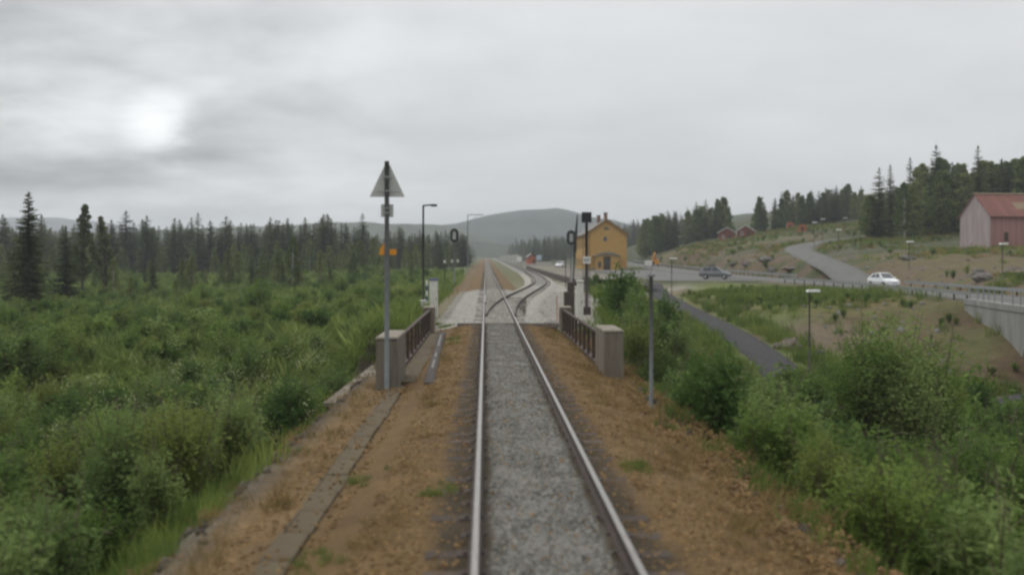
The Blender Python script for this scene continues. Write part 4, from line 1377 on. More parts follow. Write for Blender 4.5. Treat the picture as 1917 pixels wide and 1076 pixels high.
def strip(name, P, w, z0, z1, mat, parent, org):
    """an upright band of thickness w following P"""
    t = np.gradient(P[:, :2], axis=0); t /= np.linalg.norm(t, axis=1)[:, None]
    nr = np.stack([t[:, 1], -t[:, 0]], -1)
    mb = MB(); n = len(P)
    for p_, q in zip(P, nr):
        for dx, z_ in ((-w / 2, z0), (w / 2, z0), (w / 2, z1), (-w / 2, z1)):
            mb.v.append((p_[0] + q[0] * dx - org[0], p_[1] + q[1] * dx - org[1], p_[2] + z_ - org[2]))
    for i in range(n - 1):
        for k in range(4):
            mb.f.append((i * 4 + k, i * 4 + (k + 1) % 4, (i + 1) * 4 + (k + 1) % 4, (i + 1) * 4 + k)); mb.m.append(0)
    mb.f += [(0, 1, 2, 3), tuple(range(n * 4 - 1, n * 4 - 5, -1))]; mb.m += [0, 0]
    return mb.build(name, MT[mat], parent)


def yidx(y):
    return int(np.abs(ROAD[:, 1] - y).argmin())


i0, i1 = yidx(45), yidx(78.5)
org = (40, 60, 0)
rb = thing('road_bridge', 'pale concrete road bridge end with steel railing at the right edge', 'bridge', org)
Pn = along(ROAD, i0, i1, -4.35); Pf = along(ROAD, i0, i1, 4.35)
strip('wing_wall', along(ROAD, i0, i1, -4.55), .4, -6.5, -.28, 'concrete_new', rb, org)
for P in (Pn, Pf):
    strip('edge_beam', P, .95, -.279, .16, 'concrete_new', rb, org)
    rl = strip('railing', P, .07, 1.12, 1.20, 'galv', rb, org)
    for zz in (.45, .75):
        strip('railing_bar', P, .035, zz, zz + .05, 'galv', rl, org)
    for k in range(0, len(P), 1):
        q = P[k]
        MB().box(q[0] - .035 - org[0], q[0] + .035 - org[0], q[1] - .05 - org[1], q[1] + .05 - org[1], q[2] + .161, q[2] + 1.119).build('railing_post', MT['galv'], rl)


def guardrail(label, ya, yb, off):
    a, b = yidx(ya), yidx(yb)
    P = along(ROAD, a, b, off)
    o_ = (float(P[0][0]), float(P[0][1]), float(P[0][2]))
    g_ = thing('guardrail', label, 'guardrail', o_)
    strip('rail_beam', P, .08, .42, .74, 'galv', g_, o_)
    for k in range(0, len(P), 2):
        q = P[k]
        MB().box(q[0] - .06 - o_[0], q[0] + .06 - o_[0], q[1] - .06 - o_[1], q[1] + .06 - o_[1], q[2] - .6 - o_[2], q[2] + .419 - o_[2]).build('post', MT['brownpole'], g_)


guardrail('steel guardrail on the near side of the main road by the brown bank', 79, 134, -4.1)
guardrail('steel guardrail along the far side of the main road from the bridge', 79, 116, 4.1)
guardrail('long steel guardrail below the hillside behind the silver car', 146, 330, 4.2)

# ------------------------------------------------------------------ foliage makers
def quads_mesh(name, centres, u, w, mat, bend=None):
    """one kite-shaped leaf per centre: along u (half length), across w (half width)"""
    n = len(centres)
    V = np.zeros((n, 4, 3), np.float32)
    V[:, 0] = centres - u; V[:, 1] = centres + w + u * .1; V[:, 2] = centres + u; V[:, 3] = centres - w + u * .1
    Q = np.arange(n * 4).reshape(n, 4)
    return np_mesh(name, V.reshape(-1, 3), Q, mat, smooth=False)


def rand_unit(r, n):
    v = r.normal(size=(n, 3))
    return v / np.linalg.norm(v, axis=1)[:, None]


def leaves_from(r, C, size, mat, name, droop=0.0, aspect=.42, up=0.0):
    n = len(C)
    u = rand_unit(r, n); u[:, 2] = u[:, 2] * .7 - droop + up
    u /= np.linalg.norm(u, axis=1)[:, None]
    a = rand_unit(r, n)
    w = np.cross(u, a); w /= np.linalg.norm(w, axis=1)[:, None] + 1e-9
    s = size * r.uniform(.6, 1.3, n)[:, None]
    return quads_mesh(name, C, u * s, w * s * aspect, mat)


def make_bush(seed, h, spread_, shoots, per, leaf, mat, bare=0):
    """many bent shoots rising from a root, leafed along their upper part"""
    r = np.random.RandomState(seed)
    stems = MB(); C = []
    lobes = [(r.uniform(-1, 1) * spread_ * .45, r.uniform(-1, 1) * spread_ * .45, r.uniform(.72, 1.05)) for _ in range(5)]
    for i in range(shoots):
        lx, ly, lh = lobes[i % 5]
        az = r.uniform(0, 2 * math.pi); out = spread_ * .55 * math.sqrt(r.uniform(0, 1))
        hh = h * lh * (1 - .45 * (out / spread_) ** 1.3) * r.uniform(.72, 1.06)
        p0 = np.array((lx * .3 + r.normal() * .08, ly * .3 + r.normal() * .08, -.1))
        p2 = np.array((lx + math.cos(az) * out, ly + math.sin(az) * out, hh))
        p1 = np.array((lx * .7 + math.cos(az) * out * .35, ly * .7 + math.sin(az) * out * .35, hh * .55))
        pts = [(1 - t) ** 2 * p0 + 2 * t * (1 - t) * p1 + t * t * p2 for t in (0, .35, .7, 1)]
        if i % 3 == 0:
            stems.tube([tuple(q) for q in pts], [.022, .016, .010, .004], 4, cap=False)
        if i < bare:                           # a leafless grey twig standing clear of the leaves
            q_ = pts[-1] * 1.18
            stems.tube([tuple(pts[1]), tuple(pts[2] * 1.05), tuple(q_)], [.014, .010, .004], 4, cap=False)
            for _k in range(3):
                e_ = pts[2] + (q_ - pts[2]) * r.uniform(.1, .8)
                stems.tube([tuple(e_), tuple(e_ + r.normal(size=3) * .22 + np.array((0, 0, .15)))], [.006, .003], 3, cap=False)
        t = r.uniform(.22, 1, per) ** .8
        base = ((1 - t) ** 2)[:, None] * p0 + (2 * t * (1 - t))[:, None] * p1 + (t * t)[:, None] * p2
        jit = r.normal(size=(per, 3)) * np.array((.13, .13, .10)) * (1.15 - t * .6)[:, None] * (h / 2.6)
        C.append(base + jit)
    C = np.concatenate(C)
    C = C[C[:, 2] > .05]
    return stems.mesh('stems', MT['stem']), leaves_from(r, C, leaf, mat, 'foliage', aspect=.40, up=.15)


def make_spruce(seed, h, rad, whorls, nb, mat, low=.07, dense=1.0):
    r = np.random.RandomState(seed)
    tris = []
    for i in range(whorls):
        t = i / (whorls - 1)
        zc_ = h * (low + (1 - low) * t ** .92)
        rr = rad * (1 - t) ** .62 * r.uniform(.70, 1.15) + .05
        if t < .12:
            rr *= .75 + t * 2
        m = max(4, int(nb * (1 - .45 * t)))
        a0 = r.uniform(0, 6.28)
        for k in range(m):
            if r.uniform() > dense:
                continue
            a = a0 + 2 * math.pi * k / m + r.normal() * .2
            ln = rr * r.uniform(.62, 1.18)
            d = np.array((math.cos(a), math.sin(a), 0)); s = np.array((-d[1], d[0], 0))
            dro = ln * r.uniform(.18, .42) * (1 - t * .8)
            z0 = zc_ + r.normal() * h * .012
            def pt(q):
                return d * ln * q + np.array((0, 0, z0 - dro * (1.25 * q - .45 * q * q * q) + t * ln * .25 * q))
            segs = 4
            for j in range(segs):
                q0, q1 = j / segs, (j + 1) / segs
                wd = .20 * ln * (1 - q0 * .62) + .06
                p0, p1 = pt(q0), pt(q1 + .04)
                hang = np.array((0, 0, -wd * r.uniform(.5, 1.0)))
                for sg_ in (-1, 1):
                    tip = pt(min(1, q0 + .30)) + s * sg_ * wd * r.uniform(.9, 1.5) + hang * r.uniform(.3, .9)
                    tris += [p0, p1, tip]
                tris += [p0, p1, (p0 + p1) / 2 + hang * 1.1]
    # leader
    for k in range(5):
        a = k * 1.256
        b = np.array((math.cos(a) * .14, math.sin(a) * .14, h * .965)); tris += [b, np.array((-b[0], -b[1], h * .972)), np.array((0, 0, h * 1.02))]
    T = np.array(tris)
    crown = np_mesh('crown', T, np.arange(len(T)).reshape(-1, 3), mat, smooth=False)
    tr_ = MB().tube([(0, 0, -.4), (0, 0, h * .35), (0, 0, h * .97)], [h * .013 + .04, h * .010 + .02, .02], 7, cap=False).mesh('trunk', MT['trunk'])
    return tr_, crown


def make_broadleaf(seed, h, rad, blobs, per, leaf, mat, bark, base=.28, narrow=1.0):
    r = np.random.RandomState(seed)
    tk = MB()
    lean = r.normal(size=2) * h * .03
    spine = lambda q: np.array((lean[0] * q * q, lean[1] * q * q, h * q))
    tk.tube([tuple(spine(q) - np.array((0, 0, .4 if q == 0 else 0))) for q in (0, .3, .6, .95)], [h * .014 + .03, h * .011 + .02, h * .007 + .01, .015], 7, cap=False)
    C = []
    for i in range(blobs):
        q = base + (1 - base) * (i + r.uniform(0, 1)) / blobs
        qq = (q - base) / (1 - base)
        env = min(1, .35 + qq * 3.2) * max(.06, 1 - qq) ** .62
        a = i * 2.4 + r.uniform(-.5, .5); o = rad * env * r.uniform(.35, 1.0) * narrow
        c = spine(q) + np.array((math.cos(a) * o, math.sin(a) * o, -.1 * o))
        st_ = spine(max(.12, q - .13))
        tk.tube([tuple(st_), tuple(st_ * .5 + c * .5 + np.array((0, 0, .1))), tuple(c)], [.045 * h / 10, .03 * h / 10, .012], 4, cap=False)
        br_ = rad * r.uniform(.18, .36) * (1.1 - .55 * qq)
        v = rand_unit(r, per) * (r.uniform(.15, 1, per) ** .5)[:, None] * np.array((br_, br_, br_ * .9))
        C.append(c + v)
    return tk.mesh('trunk', bark), leaves_from(r, np.concatenate(C), leaf, mat, 'crown', droop=.25, aspect=.55)


# prototypes
_BN = [('willow', .066, 74, 44, 1.15, 4), ('willow_pale', .060, 60, 50, 1.05, 9), ('alder', .088, 66, 34, 1.25, 0), ('birch_scrub', .048, 62, 62, .95, 6), ('willow', .056, 84, 46, 1.3, 12), ('willow_pale', .074, 48, 40, 1.0, 5)]
BUSH_N = [make_bush(100 + i, 2.6, sp_, sh_, pe_, lf_, MT[m_], ba_) for i, (m_, lf_, sh_, pe_, sp_, ba_) in enumerate(_BN)]
BUSH_F = [make_bush(130 + i, 2.4, 1.25, 46, 18, .105 + .012 * i, MT[('willow', 'willow_pale', 'alder', 'birch_scrub', 'willow')[i]], 4) for i in range(5)]
BUSH_T = [make_bush(160 + i, 5.5, 1.7, 150, 60, .078, MT[('willow', 'willow_pale')[i]], 8) for i in range(2)]
SPR = [make_spruce(200 + i, 10, 1.55 + .25 * (i % 3), 34, 9, MT['spruce']) for i in range(6)]
SPR_BIG = make_spruce(260, 13, 2.0, 58, 15, MT['spruce'], low=.10)
PIN = [make_broadleaf(300 + i, 10, 1.5, 40, 70, .17, MT['pine'], MT['trunk'], .25) for i in range(3)]
BIR = [make_broadleaf(330 + i, 9, 2.0, 40, 55, .18, MT['birch'], MT['birchbark' if i == 1 else 'trunk'], .16) for i in range(4)]
ASP = [make_broadleaf(360 + i, 10, 2.4, 52, 60, .20, MT['birch'], MT['trunk'], .07) for i in range(4)]


def plant_tree(name, proto, x, y, h, h0, label, group, cat='tree', wide=1.0, parts=('trunk', 'crown'), z=None):
    t = thing(name, label, cat, (x, y, gz(x, y) if z is None else z), rng.uniform(0, 6.28), group)
    s = h / h0
    t.scale = (s * wide, s * wide, s)
    for pn, m in zip(parts, proto):
        link_mesh(pn, m, t)
    return t


def clear(x, y, m=1.2):
    """free of roads, tracks, buildings"""
    for L, hw in ((ROAD, 5.2), (LANE, 3.4), (PATH, 2.2)):
        D, _, _ = line_info(L, np.array([x]), np.array([y]))
        if abs(D[0]) < hw + m:
            return False
    if -3.9 - m < x < float(yard_right(y)) + m:
        return False
    if 22 < x < 42 and 138 < y < 268:
        return False
    return True


# ------------------------------------------------------------------ individual trees left
plant_tree('spruce_tree', SPR_BIG, -48.9, 100, 12.6, 13, 'tall lone dark spruce at the left edge of the picture', None, wide=1.12)
plant_tree('pine_tree', PIN[0], -51.8, 120, 12.2, 10, 'taller of the two pines right of the tall lone spruce', 'two pines by the lone spruce')
plant_tree('pine_tree', PIN[1], -49.5, 122, 10.9, 10, 'shorter, right-hand pine of the two right of the tall lone spruce', 'two pines by the lone spruce')
plant_tree('spruce_tree', SPR[1], -50.3, 112, 9.3, 10, 'dark spruce between the tall lone spruce and the pines', None, wide=1.2)
plant_tree('spruce_tree', SPR[2], -54.5, 108, 7.6, 10, 'small dark spruce at the far left edge', None, wide=1.2)
plant_tree('birch_tree', BIR[1], -28.5, 138, 8.6, 9, 'birch with pale trunk in the middle of the left wood edge', None)
for x, y, h in ((-47, 118, 5.5), (-44, 140, 6.0), (-37, 155, 6.0), (-33, 135, 3.8), (-24, 170, 5.5), (-52, 90, 3.8), (-41, 108, 3.2), (-30, 170, 6.5), (-44, 160, 7.0), (-20, 185, 6.0), (-12, 150, 3.0)):
    k = rng.randrange(4)
    plant_tree('birch_tree', BIR[k], x, y, h, 9, 'small loose birch in the scrub before the left wood', 'loose birches in the left scrub')
for k in range(30):
    d = rng.uniform(82, 190); u = -rng.uniform(.16, .56)
    h = rng.uniform(2.2, 5.5)
    if k % 3:
        plant_tree('birch_tree', BIR[k % 4], u * d, d, h, 9, 'small loose birch in the scrub before the left wood', 'loose birches in the left scrub', wide=1.1)
    else:
        plant_tree('spruce_tree', SPR[k % 6], u * d, d, h, 10, 'small loose spruce in the scrub before the left wood', 'loose spruces in the left scrub', wide=1.3)
n = 0
LS = 'dark spruce in the left wood'
while n < 285:
    d = rng.uniform(235, 400)
    u = rng.uniform(-960, -36) / 1750
    x, y = u * d, d
    if abs(u) < 210 / 1750 and d < 300:
        continue
    h = rng.gauss(14.6, 1.3) * (1 + .05 * math.sin(u * 31))
    if u > -.13:
        h *= .86
    plant_tree('spruce_tree', SPR[rng.randrange(6)], x, y, h, 10, LS, 'spruces of the left wood', wide=rng.uniform(1.2, 1.75))
    n += 1
n = 0
while n < 120:
    d = rng.uniform(225, 290)
    u = rng.uniform(-950, -90) / 1750
    if abs(u) < 200 / 1750 and d < 225:
        continue
    plant_tree('birch_tree', (BIR if n % 2 else ASP)[rng.randrange(4)], u * d, d, rng.uniform(6.0, 8.5), 9, 'light green birch along the front of the left wood', 'birches along the left wood')
    n += 1
for k in range(26):
    y = 230 + k * 16
    x = -6 - rng.uniform(0, 5) - k * .15
    plant_tree('birch_tree' if k % 2 else 'spruce_tree', BIR[k % 4] if k % 2 else SPR[k % 6], x - 2, y, rng.uniform(6, 9), 9, 'tree lining the left verge of the distant track', 'trees lining the distant track')

n = 0
while n < 46:
    d = rng.uniform(160, 232); u = rng.uniform(-960, -120) / 1750
    if abs(u) < 220 / 1750 and d < 200:
        continue
    plant_tree('birch_tree', (BIR + ASP)[rng.randrange(8)], u * d, d, rng.uniform(3.0, 6.5), 9, 'young light green birch scattered before the left wood', 'young birches before the left wood', wide=rng.uniform(1.0, 1.4))
    n += 1

# ------------------------------------------------------------------ trees right
n = 0
while n < 52:
    px = rng.uniform(1168, 1362); d = rng.uniform(295, 350)
    x = (px - 909) / 1750 * d
    if not clear(x, d, 1.5) or (66 < x < 76 and d < 284):
        continue
    h = rng.uniform(9.5, 13.2)
    if n % 3:
        plant_tree('aspen_tree', ASP[rng.randrange(4)], x, d, h, 10, 'leafy tree in the wood behind the station', 'trees behind the station', wide=1.3)
    else:
        plant_tree('spruce_tree', SPR[rng.randrange(6)], x, d, h + .8, 10, 'spruce in the wood behind the station', 'spruces behind the station', wide=1.1)
    n += 1
n = 0
while n < 48:
    px = rng.uniform(1408, 1622); d = rng.uniform(285, 345)
    x = (px - 909) / 1750 * d
    h = rng.uniform(8.5, 11.5) * (1.12 if 1455 < px < 1500 else 1)
    if n % 3 == 0:
        plant_tree('aspen_tree', ASP[rng.randrange(4)], x, d, h, 10, 'leafy tree in the wood above the side road', 'leafy trees above the side road', wide=1.25)
    else:
        plant_tree('spruce_tree', SPR[rng.randrange(6)], x, d, h, 10, 'spruce in the wood above the side road', 'spruces above the side road', wide=1.2)
    n += 1
for x, y, h, lab in ((80.0, 190, 14.5, 'leftmost pointed spruce of the wood behind the barn'), (84.4, 195, 15.2, 'second pointed spruce from the left of the wood behind the barn'),
                     (87.2, 192, 16.2, 'third pointed spruce from the left of the wood behind the barn'), (95.4, 198, 18.6, 'tallest pointed spruce of the wood behind the barn'),
                     (108.5, 206, 18.0, 'pointed spruce rising above the barn roof')):
    plant_tree('spruce_tree', SPR[int(x) % 6], x, y, h, 10, lab, None, wide=.9)
plant_tree('birch_tree', BIR[1], 82.0, 183, 11.0, 9, 'birch with a long white trunk at the wood edge behind the barn', None)
n = 0
while n < 85:
    px = rng.uniform(1622, 1990); d = rng.uniform(186, 250)
    x = (px - 909) / 1750 * d
    if not clear(x, d, 1.0):
        continue
    env = np.interp(px, [1622, 1650, 1700, 1720, 1760, 1810, 1850, 1990], [9.5, 10.5, 12, 16.5, 17.2, 14.5, 15.5, 16])
    h = env * rng.uniform(.78, 1.0)
    if n % 5 < 2:
        plant_tree('spruce_tree', SPR[rng.randrange(6)], x, d, h, 10, 'dark spruce in the wood behind the barn', 'spruces behind the barn', wide=1.15)
    else:
        plant_tree('aspen_tree', ASP[rng.randrange(4)], x, d, h * .95, 10, 'leafy dark tree in the wood behind the barn', 'leafy trees behind the barn', wide=1.3)
    n += 1

# ------------------------------------------------------------------ bushes that stand out one by one
def bush(proto, x, y, h, label, group, h0=2.6, wide=1.0):
    return plant_tree('willow_bush', proto, x, y, h, h0, label, group, 'bush', wide, ('stems', 'foliage'))


for x, y, h, w in ((8.4, 57, 4.4, .95), (9.6, 60, 4.7, .9), (10.9, 57, 4.3, .85), (7.6, 52, 3.9, .9)):
    bush(BUSH_N[int(x * 3) % 5], x, y, h, 'tall dense bush beside the signal mast before the station', 'tall bushes beside the signal mast', wide=w)
for i, (x, y, h) in enumerate(((12.5, 30.5, 5.7), (13.4, 31, 6.2), (14.2, 30.4, 5.5), (13.2, 29.2, 4.9))):
    bush(BUSH_T[i % 2], x, y, h, 'broad round bush below the brown bank, right of the taller path lamp', 'broad bushes right of the path lamp', h0=5.5)
NEAR = []
for gx in np.arange(-17, -4.6, 1.4):
    for gy in np.arange(8.0, 36, 1.6):
        x, y = gx + rng.uniform(-.6, .6), gy + rng.uniform(-.6, .6)
        if abs(x) / y > .60 or (y > 23 and x > -6.2 and y < 33) or (x > -4.9 and y < 22):
            continue
        NEAR.append((x, y))
for x, y in NEAR:
    h = rng.uniform(1.6, 2.7) + (.5 if x > -8 and y > 17 else 0)
    bush(BUSH_N[rng.randrange(6)], x, y, h, 'leafy willow bush in the thicket below the left embankment', 'willow thicket left of the bridge', wide=1.05)
for gx in np.arange(5.0, 17, 1.45):
    for gy in np.arange(8.5, 52, 1.8):
        x, y = gx + rng.uniform(-.5, .5), gy + rng.uniform(-.6, .6)
        if x / y > .62 or not clear(x, y, .7) or (x < 6.2 and y > 24):
            continue
        if y < 24:
            h = rng.uniform(2.3, 3.3) if x > 6.3 else rng.uniform(1.5, 2.3)
        elif x < 9:
            h = rng.uniform(2.5, 3.6)
        else:
            h = rng.uniform(1.3, 2.1) if y < 44 else rng.uniform(1.2, 2.0)
        if y > 28 and .29 < x / y < .36:
            h = min(h, rng.uniform(.7, 1.0))
        bush(BUSH_N[rng.randrange(6)], x, y, h, 'leafy willow bush in the thicket below the right embankment', 'willow thicket right of the track')


# ------------------------------------------------------------------ scattered masses
def scatter(name, label, P, meshes, smin, smax, tilt=.15, kind='stuff', sz=None, idx=None):
    """one object whose points carry copies of the given meshes"""
    n = len(P)
    pc = bpy.data.collections.new(name + '_pieces')
    for i, m in enumerate(meshes):
        o_ = bpy.data.objects.new('%s_piece_%02d' % (name, i), m)
        pc.objects.link(o_)
    me = bpy.data.meshes.new(name)
    me.vertices.add(n); me.vertices.foreach_set('co', np.asarray(P, np.float32).ravel())
    rot = np.stack([nrg.normal(size=n) * tilt, nrg.normal(size=n) * tilt, nrg.uniform(0, 6.283, n)], -1).astype(np.float32)
    s = nrg.uniform(smin, smax, n) if sz is None else sz
    sc = np.stack([s, s, s * nrg.uniform(.8, 1.2, n)], -1).astype(np.float32)
    ii = nrg.randint(0, len(meshes), n).astype(np.int32) if idx is None else idx.astype(np.int32)
    a = me.attributes.new('rot', 'FLOAT_VECTOR', 'POINT'); a.data.foreach_set('vector', rot.ravel())
    a = me.attributes.new('scl', 'FLOAT_VECTOR', 'POINT'); a.data.foreach_set('vector', sc.ravel())
    a = me.attributes.new('idx', 'INT', 'POINT'); a.data.foreach_set('value', ii)
    o_ = bpy.data.objects.new(name, me)
    COL.objects.link(o_)
    ng = bpy.data.node_groups.new(name + '_scatter', 'GeometryNodeTree')
    ng.interface.new_socket('Geometry', in_out='INPUT', socket_type='NodeSocketGeometry')
    ng.interface.new_socket('Geometry', in_out='OUTPUT', socket_type='NodeSocketGeometry')
    N = ng.nodes
    gi, go = N.new('NodeGroupInput'), N.new('NodeGroupOutput')
    ci = N.new('GeometryNodeCollectionInfo')
    ci.inputs['Collection'].default_value = pc
    ci.inputs['Separate Children'].default_value = True
    ci.inputs['Reset Children'].default_value = True
    ip = N.new('GeometryNodeInstanceOnPoints')
    ip.inputs['Pick Instance'].default_value = True

    def attr(nm, ty):
        q = N.new('GeometryNodeInputNamedAttribute'); q.data_type = ty
        q.inputs['Name'].default_value = nm
        return q.outputs['Attribute']
    er = N.new('FunctionNodeEulerToRotation')
    ng.links.new(attr('rot', 'FLOAT_VECTOR'), er.inputs[0])
    ng.links.new(gi.outputs[0], ip.inputs['Points'])
    ng.links.new(ci.outputs[0], ip.inputs['Instance'])
    ng.links.new(attr('idx', 'INT'), ip.inputs['Instance Index'])
    ng.links.new(er.outputs[0], ip.inputs['Rotation'])
    ng.links.new(attr('scl', 'FLOAT_VECTOR'), ip.inputs['Scale'])
    ng.links.new(ip.outputs[0], go.inputs[0])
    md = o_.modifiers.new('scatter', 'NODES'); md.node_group = ng
    return tag(o_, label, kind=kind)


def joined(proto, name):
    """stems and foliage of one prototype as a single two-material mesh"""
    import bmesh
    bm = bmesh.new()
    me = bpy.data.meshes.new(name)
    for k, m in enumerate(proto):
        n0 = len(bm.faces)
        bm.from_mesh(m)
        bm.faces.ensure_lookup_table()
        for f in bm.faces[n0:]:
            f.material_index = k
        me.materials.append(m.materials[0])
    bm.to_mesh(me); bm.free()
    return me


BF = [joined(p_, 'far_bush') for p_ in BUSH_F]


def free_mask(x, y, m=.6):
    ok = np.ones(len(x), bool)
    for L, hw in ((ROAD, 4.6), (LANE, 3.0), (PATH, 1.9)):
        D, _, _ = line_info(L, x, y)
        ok &= np.abs(D) > hw + m
    ok &= ~((x > -3.7 - m) & (x < yard_right(y) + m))
    ok &= ~((x > 10) & (x < 42) & (y > 112) & (y < 268))
    return ok


def on_ground(x, y, dz=0.0):
    return np.stack([x, y, ground(x, y) + dz], -1)


SPF = [joined(p_, 'far_spruce') for p_ in SPR]
N_ = 1500
d = nrg.uniform(420, 1050, N_); u = nrg.uniform(-.12, .22, N_)
x, y = u * d, d
k = (x < -11) | ((x > 24) & (y > 480))
scatter('valley_wood', 'dark spruce wood across the valley beyond the station', on_ground(x[k], y[k]), SPF, .8, 1.35, .02)
# the woods go on beyond both sides of the picture
N_ = 900
x = np.concatenate([-nrg.uniform(.58, 1.15, 450) * 300, nrg.uniform(128, 330, 450)])
y = np.concatenate([nrg.uniform(190, 420, 450), nrg.uniform(150, 420, 450)])
k = (x > 0) | (np.abs(x) / y > .57)
k &= (x < 0) | (x / y > .63)
scatter('outer_wood', 'spruce wood continuing past the sides of the valley', on_ground(x[k], y[k]), SPF, .8, 1.5, .02)
x = -nrg.uniform(5, 40, 500); y = nrg.uniform(-6, 34, 500)
k = (x / np.maximum(y, 1) < -.60) | (y < 7)
scatter('near_scrub', 'willow scrub beside the embankment nearer than the picture', on_ground(x[k], y[k]), BF, .75, 1.25, .08)
# scrub over the left field
N_ = 14000
d = 34 + 180 * nrg.uniform(0, 1, N_) ** .8; u = -nrg.uniform(.02, .92, N_)
x, y = u * d, d
dens = .35 + .65 * smooth01((pnoise(x, y, .06, 61) + .55) * 1.3)
keep = free_mask(x, y, .9) & (nrg.uniform(0, 1, N_) < dens * np.interp(d, [34, 60, 120, 214], [.46, .62, .85, .95]))
x, y, d = x[keep], y[keep], d[keep]
s = np.interp(d, [34, 60, 110, 200], [.85, .72, .62, .6]) * nrg.uniform(.65, 1.25, len(x)) * np.interp(pnoise(x, y, .05, 62), [-1, 1], [.7, 1.15])
s = np.where((x > -9) & (d > 38), s * .75, s) * np.where(nrg.uniform(0, 1, len(x)) < .06, 1.7, 1.0)
scatter('willow_scrub', 'low green willow scrub covering the field left of the line', on_ground(x, y), BF, 0, 0, .08, sz=s)
# scrub on the right: slope, banks and hill
xs_, ys_, ss_ = [], [], []
for (xa, xb, ya, yb, n_, s0, s1) in ((10, 14, 62, 112, 130, .3, .6), (6, 10.5, 44, 70, 60, .55, 1.0), (15.5, 17, 40, 55, 20, .4, .6), (24, 38, 84, 128, 300, .16, .34), (14, 40, 4, 46, 420, .8, 1.35),
                                 (24, 34, 44, 60, 60, .5, .9), (27, 38, 60, 84, 14, .2, .4), (50, 110, 90, 180, 26, .3, .6), (46, 95, 150, 285, 130, .3, .6)):
    xs_.append(nrg.uniform(xa, xb, n_)); ys_.append(nrg.uniform(ya, yb, n_)); ss_.append(nrg.uniform(s0, s1, n_))
x, y, s = np.concatenate(xs_), np.concatenate(ys_), np.concatenate(ss_)
k = free_mask(x, y, .8) & ~((x > 64) & (x < 78) & (y > 252) & (y < 284)) & ~((x > 72) & (y > 138) & (y < 168))
scatter('hillside_scrub', 'small green shrubs scattered over the right bank and hillside', on_ground(x[k], y[k]), BF, 0, 0, .08, sz=s[k])


# herbs and grass
def tuft(seed, blades, h, sp, w, mat, lean=.35):
    r = np.random.RandomState(seed)
    V = np.zeros((blades, 4, 3)); 
    for i in range(blades):
        a = r.uniform(0, 6.28); o = r.normal(size=2) * sp
        b = np.array((o[0], o[1], -.03)); hh = h * r.uniform(.5, 1.1)
        tip = b + np.array((math.cos(a) * hh * lean * r.uniform(.3, 1.4), math.sin(a) * hh * lean * r.uniform(.3, 1.4), hh))
        sd_ = np.array((-math.sin(a), math.cos(a), 0)) * w * r.uniform(.6, 1.2)
        V[i] = (b - sd_, b + sd_, tip * .45 + b * .55 + sd_ * .9 + np.array((0, 0, hh * .1)), tip)
    return np_mesh('tuft', V.reshape(-1, 3), np.arange(blades * 4).reshape(-1, 4), mat, smooth=False)


HERB = [tuft(400 + i, 34, .62, .20, .016, MT['herb']) for i in range(3)]
DRY = [tuft(420 + i, 22, .22, .09, .006, MT['drygrass'], .7) for i in range(3)]
N_ = 16000
d = 8 + 90 * nrg.uniform(0, 1, N_) ** 1.3; u = nrg.uniform(-.60, .62, N_)
x, y = u * d, d
k = free_mask(x, y, -.1) & ~((x > -7) & (x < 7.4) & (y > 25.5) & (y < 41.5))
k &= ~((x > 3) & (x < 5.9) & (y < 27) & (nrg.uniform(0, 1, N_) < .8)) & ~((x < -3) & (x > -4.6) & (y < 27) & (nrg.uniform(0, 1, N_) < .7))
k &= ~((x > 24) & (y > 60) & (y < 92) & (nrg.uniform(0, 1, N_) < .96))
x, y, d = x[k], y[k], d[k]
_n2 = 7000
d2 = 30 + 175 * nrg.uniform(0, 1, _n2) ** .8; u2 = -nrg.uniform(.03, .80, _n2)
x2, y2 = u2 * d2, d2
k2 = free_mask(x2, y2, .4)
x2, y2, d2 = x2[k2], y2[k2], d2[k2]
TALLH = [tuft(450 + i, 34, .8, .42, .05, MT['herb_pale'], .9) for i in range(3)]
scatter('tall_herbs', 'tall yellowish green herbs between the bushes of the left field', on_ground(x2, y2), TALLH, 0, 0, .1, sz=nrg.uniform(.7, 1.35, len(x2)) * np.interp(d2, [30, 70, 205], [1.0, 1.15, 1.4]))
scatter('meadow_grass', 'tall green grass and herbs between the bushes', on_ground(x, y), HERB, 0, 0, .12, sz=nrg.uniform(.7, 1.5, len(x)) * np.interp(d, [8, 20, 40, 98], [.42, .6, 1.0, 1.4]))
# bright meadow between the path and the road
x = nrg.uniform(22, 41, 2600); y = nrg.uniform(80, 132, 2600)
k = free_mask(x, y, .2) & (np.exp(-((x - 31) / 9.0) ** 2 - ((y - 106) / 20.0) ** 2) > nrg.uniform(.05, .8, 2600))
scatter('bank_grass', 'bright green grass on the bank between footpath and main road', on_ground(x[k], y[k]), HERB, .6, 1.2)
x = nrg.uniform(46, 112, 9000); y = nrg.uniform(84, 290, 9000)
k = free_mask(x, y, .3) & (pnoise(x, y, .10, 64) + pnoise(x, y, .4, 65) * .5 + nrg.uniform(-.5, .5, 9000) > .35)
FARG = [tuft(430 + i, 30, .55, .32, .035, MT['herb' if i < 2 else 'drygrass'], .6) for i in range(3)]
scatter('hillside_grass', 'rough green and dry grass over the right hillside', on_ground(x[k], y[k]), FARG, .7, 1.5)
# cream flower heads over the left thicket
N_ = 130
x = nrg.normal(-10.0, 3.2, N_); y = nrg.normal(36, 8, N_)
k = (x < -5.2) & (y > 20) & (x / y > -.5)
def umbel(seed):
    r = np.random.RandomState(seed)
    C = r.normal(size=(26, 3)) * np.array((.14, .14, .16)) + np.array((0, 0, 1.35))
    return leaves_from(r, C, .022, MT['flower'], 'flower_head', aspect=.7)
scatter('flower_heads', 'cream flower heads sprinkled over the left thicket', on_ground(x[k], y[k], 0), [umbel(440 + i) for i in range(3)], .95, 1.5, .06)
